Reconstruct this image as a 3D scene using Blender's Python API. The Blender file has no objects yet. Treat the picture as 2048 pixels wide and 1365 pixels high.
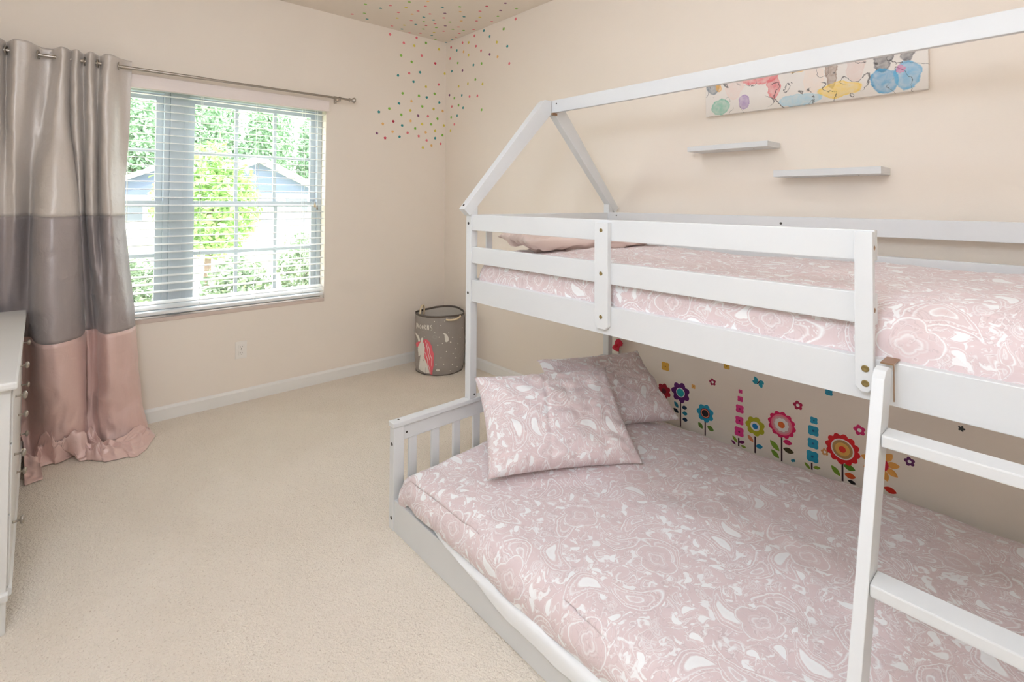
import bpy, bmesh, math, random
from math import sin, cos, pi, radians, sqrt, floor, atan2
from mathutils import Vector, Matrix, noise as mnoise

C = bpy.context.scene.collection
scene = bpy.context.scene

# ------------------------------------------------------------------ camera
F_PX, YAW, PITCH, ROLL, CY = 1013.1, radians(41.814), radians(1.051), radians(0.369), 385.1
CAM = Vector((-2.534, -3.718, 1.338))
fw = Vector((sin(YAW) * cos(PITCH), cos(YAW) * cos(PITCH), sin(PITCH)))
r0 = Vector((cos(YAW), -sin(YAW), 0))
u0 = r0.cross(fw)
RT = r0 * cos(ROLL) + u0 * sin(ROLL)
UP = -r0 * sin(ROLL) + u0 * cos(ROLL)
cam_data = bpy.data.cameras.new('camera')
cam = bpy.data.objects.new('camera', cam_data)
C.objects.link(cam)
m = Matrix((RT, UP, -fw)).transposed().to_4x4()
m.translation = CAM
cam.matrix_world = m
cam_data.sensor_width = 36.0
cam_data.sensor_fit = 'HORIZONTAL'
cam_data.lens = F_PX * 36.0 / 2048.0
cam_data.shift_y = -(682.5 - CY) / 2048.0
cam_data.clip_start = 0.02
cam_data.clip_end = 200
scene.camera = cam

# ------------------------------------------------------------------ world, exposure
w = bpy.data.worlds.new('sky')
scene.world = w
w.use_nodes = True
wn = w.node_tree.nodes
wn['Background'].inputs[0].default_value = (0.90, 0.96, 1.0, 1)
wn['Background'].inputs[1].default_value = 4.6
sun = bpy.data.lights.new('sun', 'SUN')
sun.energy = 4.0
sun.angle = radians(3)
sun.color = (1.0, 0.96, 0.9)
so = bpy.data.objects.new('sun', sun)
C.objects.link(so)
so.rotation_euler = Vector((0.75, -0.55, 1.0)).normalized().to_track_quat('Z', 'Y').to_euler()
scene.view_settings.view_transform = 'Standard'
scene.view_settings.look = 'None'
scene.view_settings.gamma = 1.0
scene.view_settings.use_curve_mapping = False
scene.view_settings.exposure = 0.66
scene.cycles.max_bounces = 10
scene.cycles.diffuse_bounces = 6
scene.cycles.adaptive_threshold = 0.02
scene.cycles.transparent_max_bounces = 24
scene.cycles.use_denoising = True
scene.cycles.sample_clamp_indirect = 6.0

def un(px, py, ax, val):
    """photo ray through a pixel met with the plane ax=val, used to place what the photo shows on a known plane"""
    d = fw + RT * ((px - 1024) / F_PX) - UP * ((py - CY) / F_PX)
    i = 'xyz'.index(ax)
    return CAM + d * ((val - CAM[i]) / d[i])

# ------------------------------------------------------------------ materials
def srgb(r, g, b):
    f = lambda c: (c / 255) / 12.92 if c / 255 <= 0.04045 else (((c / 255) + 0.055) / 1.055) ** 2.4
    return (f(r), f(g), f(b), 1)

class NT:
    """small helper over a node tree"""
    def __init__(s, name):
        s.m = bpy.data.materials.new(name)
        s.m.use_nodes = True
        s.t = s.m.node_tree
        s.n = s.t.nodes
        s.b = s.n['Principled BSDF']
    def node(s, typ, **kw):
        n = s.n.new(typ)
        for k, v in kw.items():
            setattr(n, k, v)
        return n
    def link(s, a, b):
        s.t.links.new(a, b)
    def put(s, sock, v):
        if hasattr(v, 'is_output'):
            s.link(v, sock)
        else:
            sock.default_value = v
    def math(s, op, a, b=0.0, c=None):
        n = s.node('ShaderNodeMath', operation=op)
        s.put(n.inputs[0], a)
        s.put(n.inputs[1], b)
        if c is not None:
            s.put(n.inputs[2], c)
        return n.outputs[0]
    def vmath(s, op, a, b=None):
        n = s.node('ShaderNodeVectorMath', operation=op)
        s.put(n.inputs[0], a)
        if b is not None:
            s.put(n.inputs['Scale'] if op == 'SCALE' else n.inputs[1], b)
        return n.outputs[0]
    def mix(s, f, a, b):
        n = s.node('ShaderNodeMix', data_type='RGBA')
        s.put(n.inputs[0], f)
        s.put(n.inputs[6], a)
        s.put(n.inputs[7], b)
        return n.outputs[2]
    def ramp(s, f, stops, mode='LINEAR'):
        n = s.node('ShaderNodeValToRGB')
        n.color_ramp.interpolation = mode
        el = n.color_ramp.elements
        while len(el) < len(stops):
            el.new(0.5)
        for e, (p, c) in zip(el, stops):
            e.position = p
            e.color = c if hasattr(c, '__len__') else (c, c, c, 1)
        s.put(n.inputs[0], f)
        return n.outputs[0]
    def noise(s, scale, detail=2, vec=None, dist=0.0, rough=0.5, out='Fac'):
        n = s.node('ShaderNodeTexNoise')
        n.inputs['Scale'].default_value = scale
        n.inputs['Detail'].default_value = detail
        n.inputs['Distortion'].default_value = dist
        n.inputs['Roughness'].default_value = rough
        if vec is not None:
            s.link(vec, n.inputs['Vector'])
        return n.outputs[out]
    def obj(s):
        return s.node('ShaderNodeTexCoord').outputs['Object']
    def uv(s):
        return s.node('ShaderNodeTexCoord').outputs['UV']
    def bump(s, h, strength, dist=0.01):
        n = s.node('ShaderNodeBump')
        n.inputs['Strength'].default_value = strength
        n.inputs['Distance'].default_value = dist
        s.link(h, n.inputs['Height'])
        s.link(n.outputs[0], s.b.inputs['Normal'])
    def base(s, col, rough=0.5, **kw):
        s.put(s.b.inputs['Base Color'], col)
        s.put(s.b.inputs['Roughness'], rough)
        for k, v in kw.items():
            s.put(s.b.inputs[k.replace('_', ' ')], v)

def plain(name, col, rough=0.5, var=0.03, scale=8.0, bump=0.0, bscale=200, **kw):
    t = NT(name)
    o = t.obj()
    f = t.noise(scale, 3, o)
    dark = tuple(c * (1 - var) for c in col[:3]) + (1,)
    lite = tuple(min(1, c * (1 + var)) for c in col[:3]) + (1,)
    t.base(t.mix(f, dark, lite), rough, **kw)
    if bump:
        t.bump(t.noise(bscale, 3, o), bump, 0.002)
    return t.m

M = {}
M['wall'] = plain('wall_paint', srgb(242, 231, 218), 0.75, 0.012, 3, 0.12, 260)
M['ceiling'] = plain('ceiling_paint', srgb(236, 225, 212), 0.85, 0.012, 3, 0.15, 220)
M['white'] = plain('white_lacquer', srgb(221, 222, 222), 0.38, 0.01, 5)
M['trim'] = plain('trim_white', srgb(238, 235, 230), 0.45, 0.015, 6)
M['vinyl'] = plain('window_vinyl', srgb(190, 198, 206), 0.45, 0.01)
M['blind'] = plain('blind_white', srgb(244, 244, 242), 0.45, 0.01)
M['valance'] = plain('valance_cream', srgb(240, 228, 222), 0.5, 0.02)
M['sill'] = plain('sill_stone', srgb(214, 196, 184), 0.4, 0.05, 14)
M['steel'] = plain('brushed_nickel', srgb(176, 168, 158), 0.28, 0.05, 40, Metallic=1.0)
M['brass'] = plain('brass_bolt', srgb(138, 118, 70), 0.5, 0.1, 60, Metallic=0.4)
M['bronze'] = plain('bronze_hook', srgb(160, 128, 100), 0.4, 0.08, 60, Metallic=0.6)
M['hole'] = plain('bolt_recess', srgb(62, 56, 48), 0.6, 0.1, 60)
M['outlet'] = plain('outlet_plastic', srgb(242, 236, 228), 0.35, 0.01)
M['dark'] = plain('dark_slot', srgb(46, 42, 40), 0.6, 0.02)
M['sheet'] = plain('white_sheet', srgb(246, 248, 250), 0.85, 0.02, 12, 0.2, 90)
M['cream'] = plain('protector_cream', srgb(232, 222, 204), 0.85, 0.03, 12, 0.2, 90)
M['plain_pillow'] = plain('blush_cotton', srgb(232, 212, 202), 0.8, 0.025, 9, 0.25, 70)
M['dresser'] = plain('dresser_paint', srgb(222, 220, 216), 0.4, 0.015, 6)
M['rope'] = plain('cotton_rope', srgb(232, 212, 178), 0.8, 0.06, 120, 0.5, 400)
M['lining'] = plain('basket_lining', srgb(206, 198, 188), 0.85, 0.05, 14, 0.2, 120)
M['canvasgrey'] = plain('basket_canvas', srgb(160, 151, 143), 0.85, 0.04, 18, 0.35, 260)
M['canvasdark'] = plain('basket_binding', srgb(104, 93, 84), 0.85, 0.04, 18)
M['printwhite'] = plain('print_white', srgb(236, 230, 220), 0.8, 0.02)
M['printpink'] = plain('print_pink', srgb(234, 108, 118), 0.8, 0.05, 30)
M['printgrey'] = plain('print_grey', srgb(176, 168, 158), 0.8, 0.05, 30)
M['lampglass'] = plain('frosted_glass', srgb(246, 240, 228), 0.3, 0.01)

def carpet():
    t = NT('carpet_pile')
    o = t.obj()
    f = t.noise(2.2, 4, o, 0.6)
    g = t.noise(150, 3, o, 0.5, 0.7)
    base = t.mix(t.ramp(f, [(0.3, 0.0), (0.7, 1.0)]), srgb(236, 224, 208), srgb(243, 232, 217))
    v = t.node('ShaderNodeTexVoronoi')
    v.inputs['Scale'].default_value = 120
    t.link(t.vmath('ADD', o, t.vmath('SCALE', t.noise(60, 2, o, out='Color'), 0.02)), v.inputs['Vector'])
    fleck = t.ramp(g, [(0.30, 1.0), (0.42, 0.0)])
    t.base(t.mix(t.math('MULTIPLY', fleck, 0.55), base, srgb(178, 152, 128)), 0.95)
    h = t.math('ADD', t.math('MULTIPLY', t.noise(7, 3, o, 0.5), 1.2), t.math('ADD', g, v.outputs['Distance']))
    t.bump(h, 0.55, 0.012)
    return t.m
M['carpet'] = carpet()

def satin(name, col):
    t = NT(name)
    o = t.obj()
    n = t.node('ShaderNodeMapping')
    n.inputs['Scale'].default_value = (1, 1, 0.06)
    t.link(o, n.inputs['Vector'])
    f = t.noise(180, 3, n.outputs[0])
    t.base(t.mix(f, tuple(c * 0.93 for c in col[:3]) + (1,), col), 0.40, Metallic=0.16, Sheen_Weight=0.2)
    t.b.inputs['Specular IOR Level'].default_value = 0.65
    t.bump(t.noise(14, 3, o, 1.0), 0.35, 0.012)
    return t.m
M['satin_taupe'] = satin('satin_taupe', srgb(214, 205, 197))
M['satin_grey'] = satin('satin_grey', srgb(168, 158, 156))
M['satin_pink'] = satin('satin_pink', srgb(230, 197, 188))

def paisley(name, pink, white, scale=1.0):
    t = NT(name)
    uv = t.uv()
    wob = t.vmath('SUBTRACT', t.noise(9, 2, uv, out='Color'), (0.5, 0.5, 0.5))
    p = t.vmath('ADD', uv, t.vmath('SCALE', wob, 0.035))
    fine = t.vmath('SUBTRACT', t.noise(34, 2, uv, out='Color'), (0.5, 0.5, 0.5))
    p = t.vmath('ADD', p, t.vmath('SCALE', fine, 0.010))
    def cells(sc, rnd):
        v = t.node('ShaderNodeTexVoronoi', voronoi_dimensions='2D', feature='F1')
        v.inputs['Scale'].default_value = sc
        v.inputs['Randomness'].default_value = rnd
        t.link(p, v.inputs['Vector'])
        loc = t.vmath('SUBTRACT', p, v.outputs['Position'])
        s = t.node('ShaderNodeSeparateColor')
        t.link(v.outputs['Color'], s.inputs[0])
        rt = t.node('ShaderNodeVectorRotate', rotation_type='Z_AXIS')
        t.link(loc, rt.inputs['Vector'])
        t.link(t.math('MULTIPLY', s.outputs[0], 2 * pi), rt.inputs['Angle'])
        q = t.node('ShaderNodeSeparateXYZ')
        t.link(rt.outputs[0], q.inputs[0])
        return q.outputs[0], q.outputs[1], s.outputs[1], s.outputs[2]
    def drop(x, y, L, bend=0.45, w0=0.52, w1=0.34):
        xn = t.math('DIVIDE', x, L)
        yn = t.math('DIVIDE', y, L)
        xb = t.math('SUBTRACT', t.math('ADD', xn, t.math('MULTIPLY', t.math('MULTIPLY', yn, yn), bend)), 0.15)
        wd = t.math('MAXIMUM', t.math('SUBTRACT', w0, t.math('MULTIPLY', yn, w1)), 0.08)
        xs = t.math('DIVIDE', xb, wd)
        return t.math('SQRT', t.math('ADD', t.math('MULTIPLY', xs, xs), t.math('MULTIPLY', yn, yn)))
    W, P = 1.0, 0.0
    # large paisley drops with double outlines
    x, y, r1, r2 = cells(6.2, 0.8)
    d = drop(x, y, 0.088, 0.75, 0.40, 0.27)
    ringsA = t.ramp(t.math('MULTIPLY', d, 0.8), [(0.0, P), (0.14, 0.25), (0.20, W), (0.235, 0.1), (0.33, 0.1), (0.40, P), (0.455, 0.75), (0.49, P), (0.60, P), (0.66, W), (0.72, P), (0.80, P)])
    ringsB = t.ramp(t.math('MULTIPLY', d, 0.8), [(0.0, 0.9), (0.30, W), (0.36, P), (0.44, 0.1), (0.50, 0.7), (0.55, P), (0.66, P), (0.70, 0.85), (0.75, P), (0.80, P)])
    big = t.mix(t.math('GREATER_THAN', r1, 0.6), ringsA, ringsB)
    inside = t.math('LESS_THAN', d, 1.0)
    # dots inside the band of the large drops
    v2 = t.node('ShaderNodeTexVoronoi', voronoi_dimensions='2D')
    v2.inputs['Scale'].default_value = 95
    t.link(p, v2.inputs['Vector'])
    dots = t.ramp(v2.outputs['Distance'], [(0.16, 0.8), (0.24, 0.0)])
    band = t.math('MULTIPLY', t.math('GREATER_THAN', d, 0.5), t.math('LESS_THAN', d, 0.78))
    big = t.math('MAXIMUM', big, t.math('MULTIPLY', t.math('MULTIPLY', dots, band), 0.8))
    # smaller drops filling the ground
    x2, y2, s1, s2 = cells(17.0, 0.95)
    e = drop(x2, y2, 0.029, 0.55, 0.46, 0.36)
    small1 = t.ramp(t.math('MULTIPLY', e, 0.7), [(0.0, W), (0.40, W), (0.47, P), (0.56, P), (0.62, 0.7), (0.67, P), (0.9, P)])
    small2 = t.ramp(t.math('MULTIPLY', e, 0.7), [(0.0, P), (0.18, 0.6), (0.25, P), (0.42, P), (0.50, W), (0.57, P), (0.70, 0.5), (0.76, P), (0.9, P)])
    small3 = t.ramp(t.math('MULTIPLY', e, 0.5), [(0.0, 0.3), (0.1, P), (0.2, 0.6), (0.26, P), (0.36, 0.6), (0.42, P), (0.5, 0.5), (0.56, P)])
    sm = t.mix(t.math('GREATER_THAN', s1, 0.42), small1, small2)
    sm = t.mix(t.math('GREATER_THAN', s1, 0.72), sm, small3)
    # thin marbled contour lines
    n1 = t.noise(13, 3, p, 1.2, 0.55)
    lines = t.ramp(t.math('PINGPONG', t.math('MULTIPLY', n1, 13.0), 1.0), [(0.0, 0.7), (0.17, 0.08), (1.0, 0.0)])
    blob = t.ramp(t.noise(34, 2, p, 0.8), [(0.585, 0.0), (0.63, 0.9)])
    ground = t.math('MAXIMUM', sm, t.math('MAXIMUM', lines, blob))
    # four-lobed medallions on a loose grid
    g = t.vmath('ADD', p, (0.11, 0.07, 0.0))
    sx = t.node('ShaderNodeSeparateXYZ')
    t.link(g, sx.inputs[0])
    gx = t.math('SUBTRACT', t.math('FLOORED_MODULO', sx.outputs[0], 0.34), 0.17)
    gy = t.math('SUBTRACT', t.math('FLOORED_MODULO', sx.outputs[1], 0.30), 0.15)
    rad = t.math('SQRT', t.math('ADD', t.math('MULTIPLY', gx, gx), t.math('MULTIPLY', gy, gy)))
    ang = t.math('ARCTAN2', gy, gx)
    lobe = t.math('ADD', t.math('MULTIPLY', t.math('ABSOLUTE', t.math('COSINE', t.math('MULTIPLY', ang, 2.0))), 0.018), 0.046)
    mr = t.math('DIVIDE', rad, lobe)
    med = t.ramp(t.math('MULTIPLY', mr, 0.8), [(0.0, 0.5), (0.07, P), (0.20, 0.1), (0.27, 0.7), (0.32, P), (0.38, 0.35), (0.42, P), (0.66, 0.06), (0.71, 0.1), (0.75, W), (0.79, P)])
    inmed = t.math('LESS_THAN', mr, 1.0)
    mask = t.mix(inside, ground, big)
    mask = t.mix(inmed, mask, t.math('MAXIMUM', med, t.math('MULTIPLY', lines, 0.5)))
    # thin darker outline between motifs
    dk = t.ramp(t.math('PINGPONG', t.math('MULTIPLY', n1, 9.0), 1.0), [(0.0, 0.0), (0.20, 0.0), (0.30, 0.5), (0.42, 0.0)])
    col = t.mix(mask, pink, white)
    shade = tuple(c * 0.72 for c in pink[:3]) + (1,)
    col = t.mix(t.math('MULTIPLY', dk, t.math('SUBTRACT', 1.0, mask)), col, shade)
    t.base(col, 0.85, Sheen_Weight=0.15)
    t.bump(t.noise(60, 2, uv), 0.15, 0.003)
    return t.m
M['paisley'] = paisley('paisley_cotton', srgb(222, 203, 203), srgb(246, 246, 246))

# ------------------------------------------------------------------ object helpers
def link(o, parent=None):
    C.objects.link(o)
    if parent is not None:
        o.parent = parent
    return o

def empty(name, loc=(0, 0, 0), rz=0.0):
    o = bpy.data.objects.new(name, None)
    o.empty_display_size = 0.1
    C.objects.link(o)
    o.location = loc
    o.rotation_euler = (0, 0, rz)
    return o

def tag(o, label=None, cat=None, group=None, kind=None):
    if label:
        o['label'] = label
    if cat:
        o['category'] = cat
    if group:
        o['group'] = group
    if kind:
        o['kind'] = kind
    return o

def meshobj(name, bm, mats, parent=None, smooth=False, origin=None):
    if origin is not None:
        bmesh.ops.translate(bm, verts=bm.verts, vec=-Vector(origin))
    bmesh.ops.recalc_face_normals(bm, faces=bm.faces)
    me = bpy.data.meshes.new(name)
    bm.to_mesh(me)
    bm.free()
    if not isinstance(mats, (list, tuple)):
        mats = [mats]
    for mt in mats:
        me.materials.append(mt)
    if smooth:
        for p in me.polygons:
            p.use_smooth = True
        if smooth == 'auto':
            for p in me.polygons:
                p.use_smooth = True
            me.set_sharp_from_angle(angle=radians(35))
    o = bpy.data.objects.new(name, me)
    link(o, parent)
    if origin is not None:
        o.location = origin
    return o

def bx(bm, lo, hi, bev=0.0, mi=0, mat=None):
    b2 = bmesh.new()
    bmesh.ops.create_cube(b2, size=1.0)
    lo, hi = Vector(lo), Vector(hi)
    for v in b2.verts:
        v.co = Vector([lo[i] + (v.co[i] + 0.5) * (hi[i] - lo[i]) for i in range(3)])
    if bev:
        bmesh.ops.bevel(b2, geom=list(b2.edges), offset=bev, segments=2, profile=0.6, affect='EDGES')
    if mat is not None:
        bmesh.ops.transform(b2, matrix=mat, verts=b2.verts)
    merge(bm, b2, mi)

def merge(bm, b2, mi=0):
    mp = {}
    for v in b2.verts:
        mp[v] = bm.verts.new(v.co)
    for f in b2.faces:
        try:
            nf = bm.faces.new([mp[v] for v in f.verts])
            nf.material_index = mi
        except ValueError:
            pass
    b2.free()

def box(name, lo, hi, mat, parent=None, bev=0.002):
    bm = bmesh.new()
    bx(bm, lo, hi, bev)
    return meshobj(name, bm, mat, parent)

def prism(bm, pts, axis, a, b, bev=0.0, mi=0):
    """polygon pts (2-D in the plane across axis) extruded from a to b"""
    b2 = bmesh.new()
    def P(u, v, t):
        return {'x': (t, u, v), 'y': (u, t, v), 'z': (u, v, t)}[axis]
    va = [b2.verts.new(P(u, v, a)) for u, v in pts]
    vb = [b2.verts.new(P(u, v, b)) for u, v in pts]
    b2.faces.new(va)
    b2.faces.new(vb[::-1])
    n = len(pts)
    for i in range(n):
        b2.faces.new((va[i], va[(i + 1) % n], vb[(i + 1) % n], vb[i]))
    bmesh.ops.recalc_face_normals(b2, faces=b2.faces)
    if bev:
        bmesh.ops.bevel(b2, geom=list(b2.edges), offset=bev, segments=2, profile=0.6, affect='EDGES')
    merge(bm, b2, mi)

def lathe(bm, prof, base, axis=(0, 0, 1), n=24, mi=0):
    """profile (radius, height) turned about axis through base"""
    q = Vector((0, 0, 1)).rotation_difference(Vector(axis))
    base = Vector(base)
    rings = []
    for r, h in prof:
        rings.append([bm.verts.new(base + q @ Vector((r * cos(2 * pi * k / n), r * sin(2 * pi * k / n), h))) for k in range(n)])
    for a, b in zip(rings, rings[1:]):
        for k in range(n):
            f = bm.faces.new((a[k], a[(k + 1) % n], b[(k + 1) % n], b[k]))
            f.material_index = mi
    f = bm.faces.new(rings[0][::-1]); f.material_index = mi
    f = bm.faces.new(rings[-1]); f.material_index = mi

def tube(bm, pts, r, n=10, mi=0):
    pts = [Vector(p) for p in pts]
    rings = []
    up = Vector((0, 0, 1))
    for i, p in enumerate(pts):
        d = (pts[min(i + 1, len(pts) - 1)] - pts[max(i - 1, 0)]).normalized()
        a = d.cross(up)
        if a.length < 1e-3:
            a = d.cross(Vector((1, 0, 0)))
        a.normalize()
        b = d.cross(a)
        rr = r[i] if isinstance(r, (list, tuple)) else r
        rings.append([bm.verts.new(p + (a * cos(2 * pi * k / n) + b * sin(2 * pi * k / n)) * rr) for k in range(n)])
    for a, b in zip(rings, rings[1:]):
        for k in range(n):
            f = bm.faces.new((a[k], a[(k + 1) % n], b[(k + 1) % n], b[k]))
            f.material_index = mi
    f = bm.faces.new(rings[0][::-1]); f.material_index = mi
    f = bm.faces.new(rings[-1]); f.material_index = mi

def lerp(a, b, t):
    return a + (b - a) * t

def sstep(a, b, x):
    t = max(0.0, min(1.0, (x - a) / (b - a)))
    return t * t * (3 - 2 * t)

def fb(x, y, z=0.0, s=1.0, oc=3):
    return mnoise.fractal(Vector((x * s, y * s, z * s)), 1.0, 2.0, oc)

# ------------------------------------------------------------------ the room
RX0, RX1, RY0, RY1, H = -3.12, 0.0, -4.75, 0.0, 2.74
WX0, WX1, WZ0, WZ1 = -2.90, -1.064, 0.618, 2.03       # window opening in wall_back
T = 0.14
def wall_with_hole(name, axis, pos, sgn, lo, hi, hole=None):
    bm = bmesh.new()
    a, b = sorted((pos, pos + sgn * T))
    def part(u0, u1, z0, z1):
        if axis == 'y':
            bx(bm, (u0, a, z0), (u1, b, z1))
        else:
            bx(bm, (a, u0, z0), (b, u1, z1))
    if hole:
        h0, h1, z0, z1 = hole
        part(lo, h0, 0, H)
        part(h1, hi, 0, H)
        part(h0, h1, 0, z0)
        part(h0, h1, z1, H)
    else:
        part(lo, hi, 0, H)
    return tag(meshobj(name, bm, M['wall']), kind='structure')
tag(box('floor', (RX0 - T, RY0 - T, -0.1), (RX1 + T, RY1 + T, 0), M['carpet'], bev=0), kind='structure')
tag(box('ceiling', (RX0 - T, RY0 - T, H), (RX1 + T, RY1 + T, H + 0.1), M['ceiling'], bev=0), kind='structure')
wall_with_hole('wall_back', 'y', RY1, 1, RX0 - T, RX1 + T, (WX0, WX1, WZ0, WZ1))
wall_with_hole('wall_front', 'y', RY0, -1, RX0 - T, RX1 + T)
wall_with_hole('wall_right', 'x', RX1, 1, RY0, RY1)
wall_with_hole('wall_left', 'x', RX0, -1, RY0, RY1)

def baseboard(name, axis, p, sgn, a, b):
    bm = bmesh.new()
    t, h = 0.013, 0.083
    prof = [(0, 0), (t, 0), (t, h - 0.016), (t * 0.55, h - 0.004), (t * 0.3, h), (0, h)]
    if axis == 'y':
        prism(bm, [(p + sgn * u, v) for u, v in prof], 'x', a, b)
    else:
        prism(bm, [(p + sgn * u, v) for u, v in prof], 'y', a, b)
    return tag(meshobj(name, bm, M['trim']), kind='structure')
baseboard('baseboard_back', 'y', RY1, -1, RX0 + 0.013, RX1 - 0.013)
baseboard('baseboard_right', 'x', RX1, -1, RY0 + 0.013, RY1)
baseboard('baseboard_left', 'x', RX0, 1, RY0 + 0.013, RY1)
baseboard('baseboard_front', 'y', RY0, 1, RX0 + 0.013, RX1 - 0.013)

# ------------------------------------------------------------------ windows
def glass_mat():
    t = NT('window_glass')
    tr = t.node('ShaderNodeBsdfTransparent')
    gl = t.node('ShaderNodeBsdfGlossy')
    gl.inputs['Roughness'].default_value = 0.03
    mx = t.node('ShaderNodeMixShader')
    mx.inputs[0].default_value = 0.05
    t.link(tr.outputs[0], mx.inputs[1])
    t.link(gl.outputs[0], mx.inputs[2])
    t.link(mx.outputs[0], t.n['Material Output'].inputs[0])
    return t.m
M['glass'] = glass_mat()

def double_hung(root, x0, x1, z0, z1, y0, y1, zm, cols=3):
    """one sash unit between x0..x1: lower sash inside, upper sash outside"""
    fwd = 0.030
    bm = bmesh.new()
    for a, b in (((x0, y0, z0), (x0 + fwd, y1, z1)), ((x1 - fwd, y0, z0), (x1, y1, z1)),
                 ((x0 + fwd, y0, z1 - fwd), (x1 - fwd, y1, z1)), ((x0 + fwd, y0, z0), (x1 - fwd, y1, z0 + 0.03))):
        bx(bm, a, b, 0.002)
    meshobj('window_frame', bm, M['vinyl'], root)
    for lower in (True, False):
        ya = y0 + (0.012 if lower else 0.045) * (1 if y1 > y0 else -1)
        yb = ya + 0.028 * (1 if y1 > y0 else -1)
        a0, a1 = (z0 + 0.03, zm + 0.02) if lower else (zm - 0.02, z1 - fwd)
        ya, yb = min(ya, yb), max(ya, yb)
        s0, s1 = x0 + fwd, x1 - fwd
        bm = bmesh.new()
        sw = 0.038
        bx(bm, (s0, ya, a0), (s0 + sw, yb, a1), 0.002)
        bx(bm, (s1 - sw, ya, a0), (s1, yb, a1), 0.002)
        bx(bm, (s0 + sw, ya, a0), (s1 - sw, yb, a0 + sw), 0.002)
        bx(bm, (s0 + sw, ya, a1 - sw), (s1 - sw, yb, a1), 0.002)
        o = meshobj('sash', bm, M['vinyl'], root)
        bm = bmesh.new()
        ym = (ya + yb) / 2
        g0, g1 = s0 + sw, s1 - sw
        for k in range(1, cols):
            xx = lerp(g0, g1, k / cols)
            bx(bm, (xx - 0.011, ym - 0.0075, a0 + sw), (xx + 0.011, ym + 0.0075, a1 - sw), 0.002)
        zz = (a0 + a1) / 2
        bx(bm, (g0, ym - 0.0085, zz - 0.011), (g1, ym + 0.0085, zz + 0.011), 0.002)
        meshobj('muntin', bm, M['vinyl'], o)
        bm = bmesh.new()
        bx(bm, (g0, ym - 0.0015, a0 + sw), (g1, ym + 0.0015, a1 - sw))
        meshobj('pane', bm, M['glass'], o)
win = tag(empty('window_1', (0, 0, 0)), kind='structure')
MULX = -1.985
double_hung(win, MULX + 0.036, WX1 - 0.002, WZ0 + 0.004, WZ1 - 0.002, 0.075, 0.155, 1.31)
double_hung(win, WX0 + 0.002, MULX - 0.036, WZ0 + 0.004, WZ1 - 0.002, 0.075, 0.155, 1.31)
box('mullion', (MULX - 0.035, 0.062, WZ0), (MULX + 0.035, 0.14, WZ1), M['vinyl'], win)
bm = bmesh.new()
bx(bm, (WX0 - 0.002, -0.004, WZ0 - 0.022), (WX1 + 0.002, 0.075, WZ0 + 0.002), 0.003)
meshobj('window_sill', bm, M['sill'], win)
# ------------------------------------------------------------------ window blind
blind = tag(empty('window_blind', (-1.8, -0.02, 2.0)), 'white faux-wood horizontal blind with open slats hung over the window', 'blind')
def bpart(name, bm, mat, sm=False):
    o = meshobj(name, bm, mat, None, sm)
    o.parent = blind
    o.matrix_parent_inverse = Matrix.Translation(-blind.location)
    return o
SX0, SX1 = WX0 + 0.012, WX1 - 0.010
bm = bmesh.new()
prism(bm, [(-0.043, 1.997), (-0.036, 1.993), (-0.032, 1.998), (-0.032, 2.066), (-0.036, 2.074), (-0.042, 2.070), (-0.045, 2.05), (-0.045, 2.02)], 'x', SX0 - 0.02, WX1 + 0.005, 0)
bx(bm, (WX1 - 0.005, -0.032, 1.999), (WX1 + 0.004, 0.0, 2.066), 0.001)
bpart('valance', bm, M['valance'])
bm = bmesh.new()
bx(bm, (SX0, -0.030, 2.00), (SX1, 0.03, 2.028), 0.002)
bpart('headrail', bm, M['blind'])
zz = 1.972
bm = bmesh.new()
PIT = 0.0478
slz = []
while zz > 0.735:
    slz.append((zz, radians(4)))
    zz -= PIT
slz += [(0.712, radians(14)), (0.684, radians(20))]
for z_, a in slz:
    R_ = Matrix.Translation((0, 0.016, z_)) @ Matrix.Rotation(a, 4, 'X')
    prof = [(-0.025, -0.0016), (0, 0.0010), (0.025, -0.0016), (0.025, 0.0014), (0, 0.0040), (-0.025, 0.0014)]
    b2 = bmesh.new()
    prism(b2, prof, 'x', SX0, SX1)
    bmesh.ops.transform(b2, matrix=R_, verts=b2.verts)
    merge(bm, b2)
bpart('slats', bm, M['blind'])
bm = bmesh.new()
bx(bm, (SX0, -0.009, 0.642), (SX1, 0.041, 0.660), 0.004)
bpart('bottom_rail', bm, M['blind'])
for xx in (-2.62, -2.235, -1.86, -1.53, -1.22):
    bm = bmesh.new()
    tube(bm, [(xx, -0.011, 0.655), (xx, -0.011, 2.0)], 0.0012, 6)
    tube(bm, [(xx, 0.043, 0.655), (xx, 0.043, 2.0)], 0.0012, 6)
    bpart('ladder_cord', bm, M['blind'])
for xx, zb in ((-1.135, 1.30), (-1.15, 1.32)):
    bm = bmesh.new()
    tube(bm, [(xx, -0.03, zb), (xx, -0.03, 1.6), (xx - 0.004, -0.03, 2.0)], 0.0011, 6)
    o = bpart('pull_cord', bm, M['blind'])
    bm = bmesh.new()
    lathe(bm, [(0.002, 0.035), (0.006, 0.02), (0.008, 0.0), (0.003, -0.001)], (xx, -0.03, zb - 0.03), n=10)
    t_ = meshobj('tassel', bm, M['rope'] if zb > 1.31 else M['steel'], o, True)
bm = bmesh.new()
tube(bm, [(-1.10, 0.052, 0.66), (-1.10, 0.052, 1.99)], 0.0022, 6)

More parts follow.
